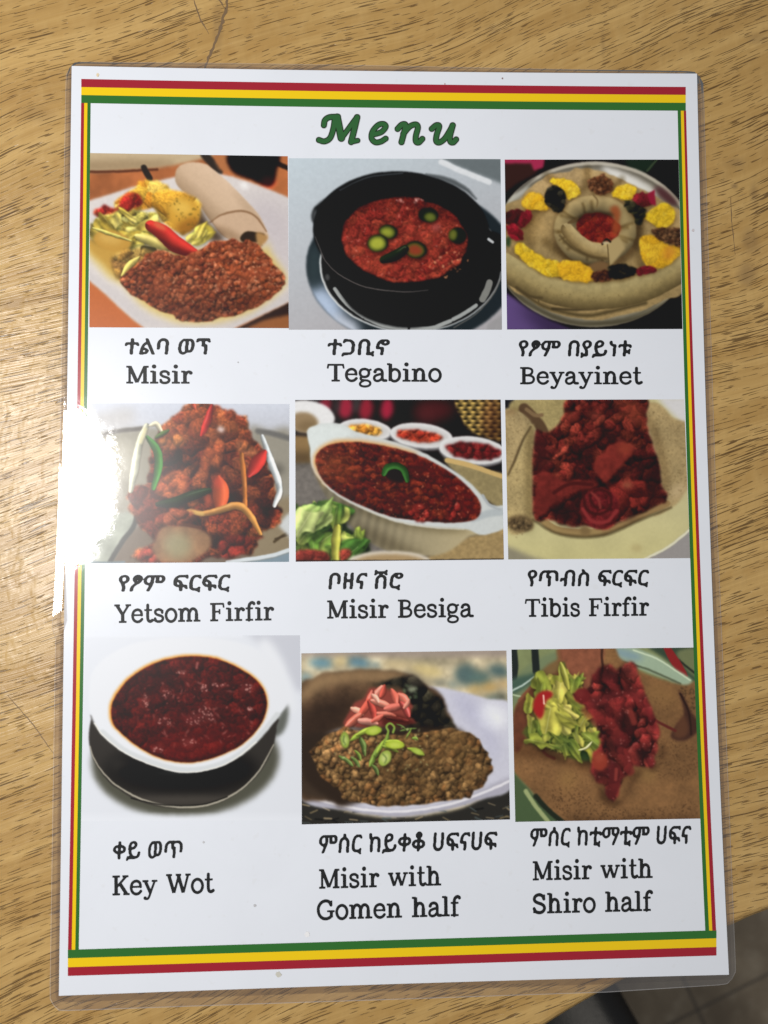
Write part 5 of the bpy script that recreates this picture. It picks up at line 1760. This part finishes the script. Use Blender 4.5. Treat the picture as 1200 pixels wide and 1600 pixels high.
P.put(INB, np.array([100, 74, 52]) * (1 + .14 * P.fbm(40, 4))[..., None])
P.put(P.poly([(20, 280), (120, 175), (300, 145), (480, 142), (620, 165), (560, 210), (300, 215), (140, 260), (20, 340)], 22) * INB, (166, 134, 94), .8)
P.put(P.poly([(30, 400), (200, 300), (330, 300), (280, 440), (130, 530), (80, 620), (30, 640)], 30) * INB, (56, 38, 28), .75)
P.put(P.poly([(20, 640), (80, 640), (200, 760), (280, 860), (100, 840), (20, 800)], 12) * INB, (72, 58, 46), .8)
P.lumps(P.poly([(400, 220), (470, 210), (640, 180), (740, 260), (810, 320), (820, 380), (862, 440), (850, 480), (640, 480), (560, 400), (600, 260)], 6, rough=5), 130, 14, 34, [(40, 36, 30), (30, 26, 24), (54, 50, 40), (70, 66, 50)], 1.6, dark=.6, spec=.12)
P.specks(P.poly([(590, 230), (660, 230), (670, 300), (600, 310)], 6), 16, 8, 16, (120, 150, 110), .7)
P.ell(640, 250, 24, 18, (170, 180, 150), 0, 8, .7)
P.ell(650, 190, 50, 30, (110, 100, 88), 30, 20, .6)
TM = P.poly([(275, 445), (310, 345), (365, 310), (410, 250), (480, 238), (530, 265), (590, 268), (638, 340), (625, 395), (660, 435), (480, 452), (380, 455)], 4, rough=5)
P.put(TM, (150, 66, 56))
for cx, cy, a, L, w_, c_ in ((590, 300, 40, 60, 40, (206, 108, 90)), (540, 290, 70, 70, 36, (196, 92, 76)), (450, 270, -50, 80, 40, (214, 128, 110)), (480, 260, -70, 60, 30, (190, 78, 64)), (410, 300, -70, 80, 38, (200, 92, 76)), (340, 370, 30, 60, 36, (222, 150, 128)),
                             (380, 350, -60, 90, 36, (196, 84, 68)), (320, 420, -40, 90, 44, (204, 104, 84)), (420, 360, 70, 90, 34, (186, 70, 60)), (470, 330, 20, 100, 40, (220, 132, 112)), (540, 350, -10, 90, 40, (204, 104, 90)), (600, 360, 60, 80, 40, (192, 76, 70)),
                             (500, 390, 10, 90, 34, (214, 120, 102)), (400, 430, 10, 90, 40, (224, 148, 132)), (450, 410, -30, 60, 30, (198, 92, 76)), (560, 415, 8, 110, 26, (170, 74, 66)), (440, 300, 50, 50, 26, (228, 160, 140)), (610, 330, -60, 50, 26, (224, 140, 120))):
    ca, sa = math.cos(math.radians(a)) * L / 2, math.sin(math.radians(a)) * L / 2
    P.veg([(cx - ca, cy - sa), (cx + 4, cy - 3), (cx + ca, cy + sa)], w_, c_, .4, .4, .7)
P.tone(P.poly([(480, 400), (560, 390), (660, 435), (500, 455)], 8), (.66, .56, .52))
P.fill([(30, 560), (130, 480), (900, 470), (700, 700), (300, 880), (200, 850), (60, 740)], (62, 46, 34), 12)
LM = P.poly([(82, 600), (130, 540), (240, 462), (330, 470), (500, 500), (640, 490), (760, 475), (880, 468), (970, 500), (1030, 570), (1072, 650), (1060, 720), (960, 820), (860, 850), (650, 880), (480, 885), (290, 865), (230, 790), (150, 720)], 3, rough=6)
P.lumps(LM, 2300, 11, 21, [(156, 118, 70), (136, 102, 58), (172, 130, 78), (118, 86, 50), (162, 112, 62)], 1.4, dark=.54, spec=.16, speccol=(220, 190, 150), lightdir=(-.6, -.7))
paste = np.clip(P.fbm(80, 4) * 1.1 + .15, 0, 1) * LM * np.clip((P.X - 250) / 250, 0, 1)
P.put(box_blur(paste, 1.5), np.array([134, 98, 56]) * (1 + .16 * P.fbm(28, 4) + .12 * P.fbm(9, 2))[..., None], .62)
P.put(P.poly([(500, 480), (880, 468), (1030, 570), (900, 620), (650, 560)], 50) * LM, (122, 90, 48), .35)
P.put(P.poly([(480, 620), (700, 660), (640, 760), (500, 720)], 40) * LM, (84, 62, 34), .5)
P.tone(P.poly([(90, 600), (240, 470), (330, 480), (300, 640), (130, 690)], 40) * LM, (1.2, 1.2, 1.25))
P.tone((LM - P.poly([(575 + (x - 575) * .95, 660 + (y - 660) * .93) for x, y in [(82, 600), (130, 540), (240, 462), (640, 400), (880, 430), (970, 500), (1030, 570), (1072, 650), (1060, 720), (960, 820), (860, 850), (650, 880), (480, 885), (290, 865), (230, 790), (150, 720)]], 10)).clip(0, 1), (.75, .72, .7))


def scal(cx, cy, rx, ry, rot, c1, c2):
    P.ell(cx + 4, cy + 12, rx, ry, (50, 40, 20), rot, 8, .6)
    P.ell(cx, cy, rx, ry, c1, rot, 3)
    P.ell(cx, cy, rx * .62, ry * .55, c2, rot, 7)


GRN_ = [(150, 178, 62), (168, 192, 66), (126, 156, 62), (184, 204, 100), (104, 130, 62)]
for cx, cy, L, w_, a, g_i in ((280, 640, 90, 22, 35, 4), (330, 645, 70, 22, 50, 4), (370, 560, 100, 30, 75, 4), (345, 610, 60, 20, 60, 2), (340, 505, 80, 30, -35, 0), (380, 480, 90, 30, -25, 1), (440, 600, 110, 34, -60, 2), (420, 640, 60, 26, -70, 2), (470, 560, 80, 24, -60, 0),
                              (500, 520, 70, 20, -75, 2), (440, 690, 60, 26, 60, 4), (620, 470, 90, 12, -8, 4), (620, 490, 60, 10, -60, 2), (580, 455, 60, 10, 30, 4), (655, 520, 30, 18, 10, 2), (545, 540, 90, 24, 8, 1), (520, 575, 90, 22, 20, 0), (660, 590, 90, 28, 22, 1)):
    ca, sa = math.cos(math.radians(a)) * L / 2, math.sin(math.radians(a)) * L / 2
    P.veg([(cx - ca, cy - sa), (cx + 5, cy - 4), (cx + ca, cy + sa)], w_, GRN_[g_i], .6, .45, .5)
scal(275, 526, 25, 44, -6, (140, 166, 60), (182, 198, 112))
P.line([(270, 505), (266, 530), (276, 550)], 8, (120, 146, 70), 6)
scal(430, 476, 46, 25, -10, (158, 186, 52), (186, 204, 84))
P.line([(495, 525), (510, 480), (500, 455), (520, 436), (542, 455), (535, 485)], 12, (136, 170, 66), 4)
scal(546, 552, 54, 22, 4, (166, 190, 50), (192, 208, 84))
scal(492, 624, 32, 46, 30, (156, 180, 72), (194, 204, 124))
P.line([(480, 600), (500, 625), (492, 650)], 9, (132, 156, 76), 6)
scal(668, 588, 38, 16, 22, (156, 184, 58), (180, 200, 90))
P.specks(P.poly([(250, 470), (700, 470), (700, 680), (250, 690)], 10), 40, 3, 8, (206, 216, 150), .6, 2)
P.grain(.03)
P.print_on(menu, 'printed photo of brown lentils with tomato and spring onion on a white plate', (212, 218, 230))

# ---- 9: red stewed meat and salad on brown flatbread
P = Pic(790, 1000, 3.81, [(35, 57), (1120, 45), (1165, 1063), (58, 1083)], 9)
P.A[:] = (122, 130, 86)
P.A *= (1 + .06 * P.fbm(80, 3))[..., None]
P.fill([(180, 120), (340, 60), (330, 140), (220, 220), (60, 380), (30, 340), (30, 250)], (112, 124, 88), 8)
P.line([(50, 40), (56, 150), (50, 225)], 38, (38, 46, 44), 6)
P.line([(172, 40), (182, 185)], 42, (36, 42, 40), 6)
P.fill([(30, 240), (120, 210), (190, 200), (120, 280), (40, 320)], (66, 92, 78), 10)
P.line([(40, 300), (100, 270), (170, 220)], 10, (176, 190, 180), 6)
P.line([(40, 325), (90, 335)], 8, (170, 184, 150), 5)
P.fill([(860, 30), (1200, 30), (1200, 260), (1080, 220), (960, 120)], (58, 76, 58), 8)
P.fill([(1020, 70), (1200, 60), (1200, 240), (1090, 190)], (110, 116, 78), 8)
P.line([(1030, 120), (1130, 200)], 12, (46, 50, 40), 6)
P.line([(955, 40), (1010, 130), (1068, 215)], 52, (136, 32, 32), 4, taper=.3)
P.fill([(600, 30), (760, 45), (900, 100), (1010, 170), (1105, 235), (1070, 275), (900, 210), (760, 160), (640, 130)], (146, 164, 138), 4)
P.ell(720, 85, 100, 22, (116, 142, 158), 16, 14, .9)
P.line([(760, 60), (900, 112), (1010, 180), (1100, 240)], 9, (186, 198, 168), 5)
P.line([(700, 130), (860, 180), (1040, 260)], 12, (90, 100, 76), 8)
IC = np.array([126, 88, 52]) * (1 + .09 * P.fbm(150, 3) + .05 * P.fbm(12, 2))[..., None]
P.fill([(330, 30), (620, 30), (680, 105), (760, 160), (860, 210), (1060, 268), (1150, 230), (1200, 250), (1200, 1100), (345, 1100), (250, 1020), (180, 930), (40, 770), (40, 660), (50, 420), (120, 320), (200, 240), (300, 130)], IC, 5)
P.fill([(335, 30), (570, 30), (568, 160), (510, 250), (480, 310), (400, 310), (345, 190)], np.array([136, 78, 54]) * (1 + .08 * P.fbm(30, 3))[..., None], 8)
P.line([(575, 30), (572, 100), (580, 160)], 14, (70, 40, 28), 7)
P.fill([(50, 430), (120, 320), (200, 240), (250, 180), (320, 130), (345, 190), (240, 270), (180, 330), (150, 480), (115, 600), (55, 665)], np.array([104, 56, 36]) * (1 + .08 * P.fbm(30, 3))[..., None], 6)
P.fill([(190, 220), (250, 150), (310, 124), (330, 170), (260, 220), (210, 240)], (122, 92, 54), 7)
P.line([(80, 360), (160, 270), (230, 220)], 14, (130, 74, 48), 10)
P.tone(P.poly([(55, 640), (180, 620), (300, 680), (420, 720), (520, 730), (560, 860), (700, 840), (780, 770), (560, 800), (300, 720), (60, 690)], 20), (.8, .74, .68))
P.put(P.ellm(370, 830, 50, 60, 0, 30), (150, 112, 60), .6)
P.put(P.ellm(840, 800, 60, 40, 0, 26), (150, 114, 62), .6)
P.put(P.ellm(930, 330, 90, 60, 20, 30), (138, 100, 56), .6)
P.tone(P.poly([(880, 900), (1000, 860), (1090, 850), (1150, 920), (1165, 1063), (1180, 860), (1080, 830)], 10), (1.12, 1.12, 1.1))
P.tone(P.poly([(340, 1080), (600, 1060), (1160, 1060), (1160, 1100), (340, 1100)], 20), (.75, .72, .7))
dots = P.poly([(260, 900), (420, 880), (600, 980), (900, 1000), (1100, 950), (1100, 1060), (400, 1070)], 14)
P.specks(dots, 520, 2, 5.5, (64, 42, 24), .75, 1.6)
P.specks(P.poly([(60, 680), (300, 720), (560, 880), (300, 960), (120, 820)], 14), 160, 2, 4, (80, 54, 30), .55)
P.specks(P.poly([(900, 600), (1120, 620), (1140, 840), (860, 800)], 14), 260, 2, 4.5, (72, 46, 26), .7)
P.specks(P.poly([(1030, 290), (1130, 300), (1130, 450), (1090, 420)], 6), 60, 3, 7, (54, 40, 24), .7)
P.specks(P.poly([(860, 330), (1000, 340), (980, 460), (880, 420)], 10), 40, 2, 4, (80, 52, 30), .6)
P.fill([(1030, 305), (1060, 340), (1100, 420), (1145, 490), (1140, 550), (1060, 600), (985, 580), (1010, 515), (1062, 440)], (72, 42, 32), 6)
P.line([(1040, 320), (1090, 430), (1105, 560)], 12, (50, 28, 22), 6)
P.fill([(1010, 520), (1062, 450), (1090, 540), (1050, 585), (1000, 570)], (96, 58, 38), 8)
P.line([(860, 460), (930, 500), (1010, 540)], 16, (98, 36, 30), 7)
P.fill([(40, 780), (130, 880), (230, 1000), (345, 1100), (40, 1110)], np.array([72, 92, 58]) + np.zeros_like(P.A), 5, smooth=False)
P.line([(120, 900), (180, 990), (260, 1090)], 26, (146, 156, 104), 8)
P.line([(180, 930), (250, 1010), (340, 1085)], 30, (36, 44, 30), 10)
P.line([(210, 640), (240, 680), (290, 705)], 18, (96, 44, 30), 8)
# salad
SM = P.poly([(205, 255), (260, 235), (320, 230), (318, 150), (345, 140), (380, 220), (440, 218), (448, 280), (412, 335), (430, 400), (480, 450), (530, 520), (535, 610), (440, 660), (412, 715), (340, 680), (290, 650), (185, 622), (100, 565), (125, 515), (185, 490), (150, 430), (170, 330)], 4, rough=7)
P.tone(P.poly([(120, 600), (300, 680), (420, 740), (560, 640), (540, 720), (420, 740), (280, 700)], 14), (.5, .46, .4))
P.ell(470, 680, 60, 40, (50, 74, 34), 0, 8)
P.put(SM, (84, 92, 34))
P.leaves(SM, 60, 36, 80, [(150, 146, 50), (130, 136, 48), (172, 160, 70), (100, 118, 40), (138, 146, 54)], 60, 70, .5)
P.put(P.ellm(330, 330, 60, 80, 0, 30) * SM, (196, 172, 60), .4)
P.leaves(P.poly([(240, 330), (300, 280), (360, 320), (400, 420), (370, 520), (290, 560), (240, 500)], 5), 12, 50, 90, [(164, 156, 62), (150, 146, 54), (184, 170, 82)], 70, 40, .4)
P.put(P.poly([(290, 580), (380, 560), (400, 660), (310, 650)], 16) * SM, (62, 84, 34), .6)
P.veg([(328, 138), (348, 200), (372, 290)], 40, (168, 164, 64), .6, .4)
P.veg([(436, 656), (480, 642), (514, 606)], 14, (206, 200, 150), .6)
P.fill([(165, 420), (172, 350), (210, 308), (262, 305), (280, 330), (240, 370), (225, 440), (205, 470)], (158, 28, 28), 4)
P.line([(225, 330), (230, 380)], 9, (226, 190, 170), 5)
# meat
MM = P.poly([(525, 210), (560, 170), (620, 150), (665, 180), (690, 165), (740, 128), (785, 180), (822, 290), (845, 350), (890, 470), (915, 555), (890, 690), (870, 762), (770, 755), (700, 835), (655, 955), (600, 930), (590, 860), (550, 850), (510, 780), (520, 690), (560, 600), (535, 480), (470, 400), (408, 350), (425, 305), (490, 285)], 4, rough=6)
P.tone(P.poly([(560, 870), (680, 960), (780, 780), (900, 770), (930, 600), (940, 700), (800, 800), (680, 980), (580, 960)], 14), (.6, .54, .5))
P.lumps(MM, 260, 22, 46, [(146, 42, 40), (120, 34, 34), (164, 56, 48), (92, 28, 30), (134, 44, 38), (152, 46, 42)], 2.3, 70, dark=.74, spec=.35, speccol=(206, 130, 120), fine=.10)
for q in ((600, 200, 60, 40), (720, 480, 50, 60), (560, 390, 60, 26), (640, 620, 60, 40), (720, 180, 40, 40), (820, 680, 50, 40), (560, 800, 40, 40)):
    P.ell(q[0], q[1], q[2], q[3], (42, 18, 18), P.r.uniform(-30, 30), 18, .7)
P.line([(480, 420), (540, 470), (640, 510), (670, 600)], 60, (126, 36, 34), 26, .55)
P.line([(520, 370), (620, 340), (720, 320), (800, 330)], 50, (124, 38, 38), 26, .55)
P.line([(820, 350), (850, 430), (885, 520)], 44, (112, 30, 32), 26, .55)
P.ell(458, 332, 46, 46, (108, 28, 28), 0, 6)
P.ell(445, 320, 20, 20, (136, 50, 46), 0, 12, .7)
P.ell(562, 722, 46, 56, (142, 50, 34), 0, 6)
P.ell(555, 700, 24, 24, (160, 70, 48), 0, 12, .8)
P.line([(690, 660), (720, 720), (740, 780)], 54, (122, 36, 34), 18, .7)
P.line([(655, 760), (650, 840), (630, 920)], 76, (92, 27, 27), 14, .8, .3)
P.line([(660, 770), (655, 830)], 20, (132, 48, 42), 10)
P.line([(740, 420), (765, 490)], 36, (140, 48, 40), 14, .7)
P.specks(MM, 70, 3, 7, (196, 120, 110), .5)
P.grain(.035)
P.print_on(menu, 'printed photo of red stewed meat and green salad on brown flatbread', (204, 206, 214), 1.06, gam=.16)
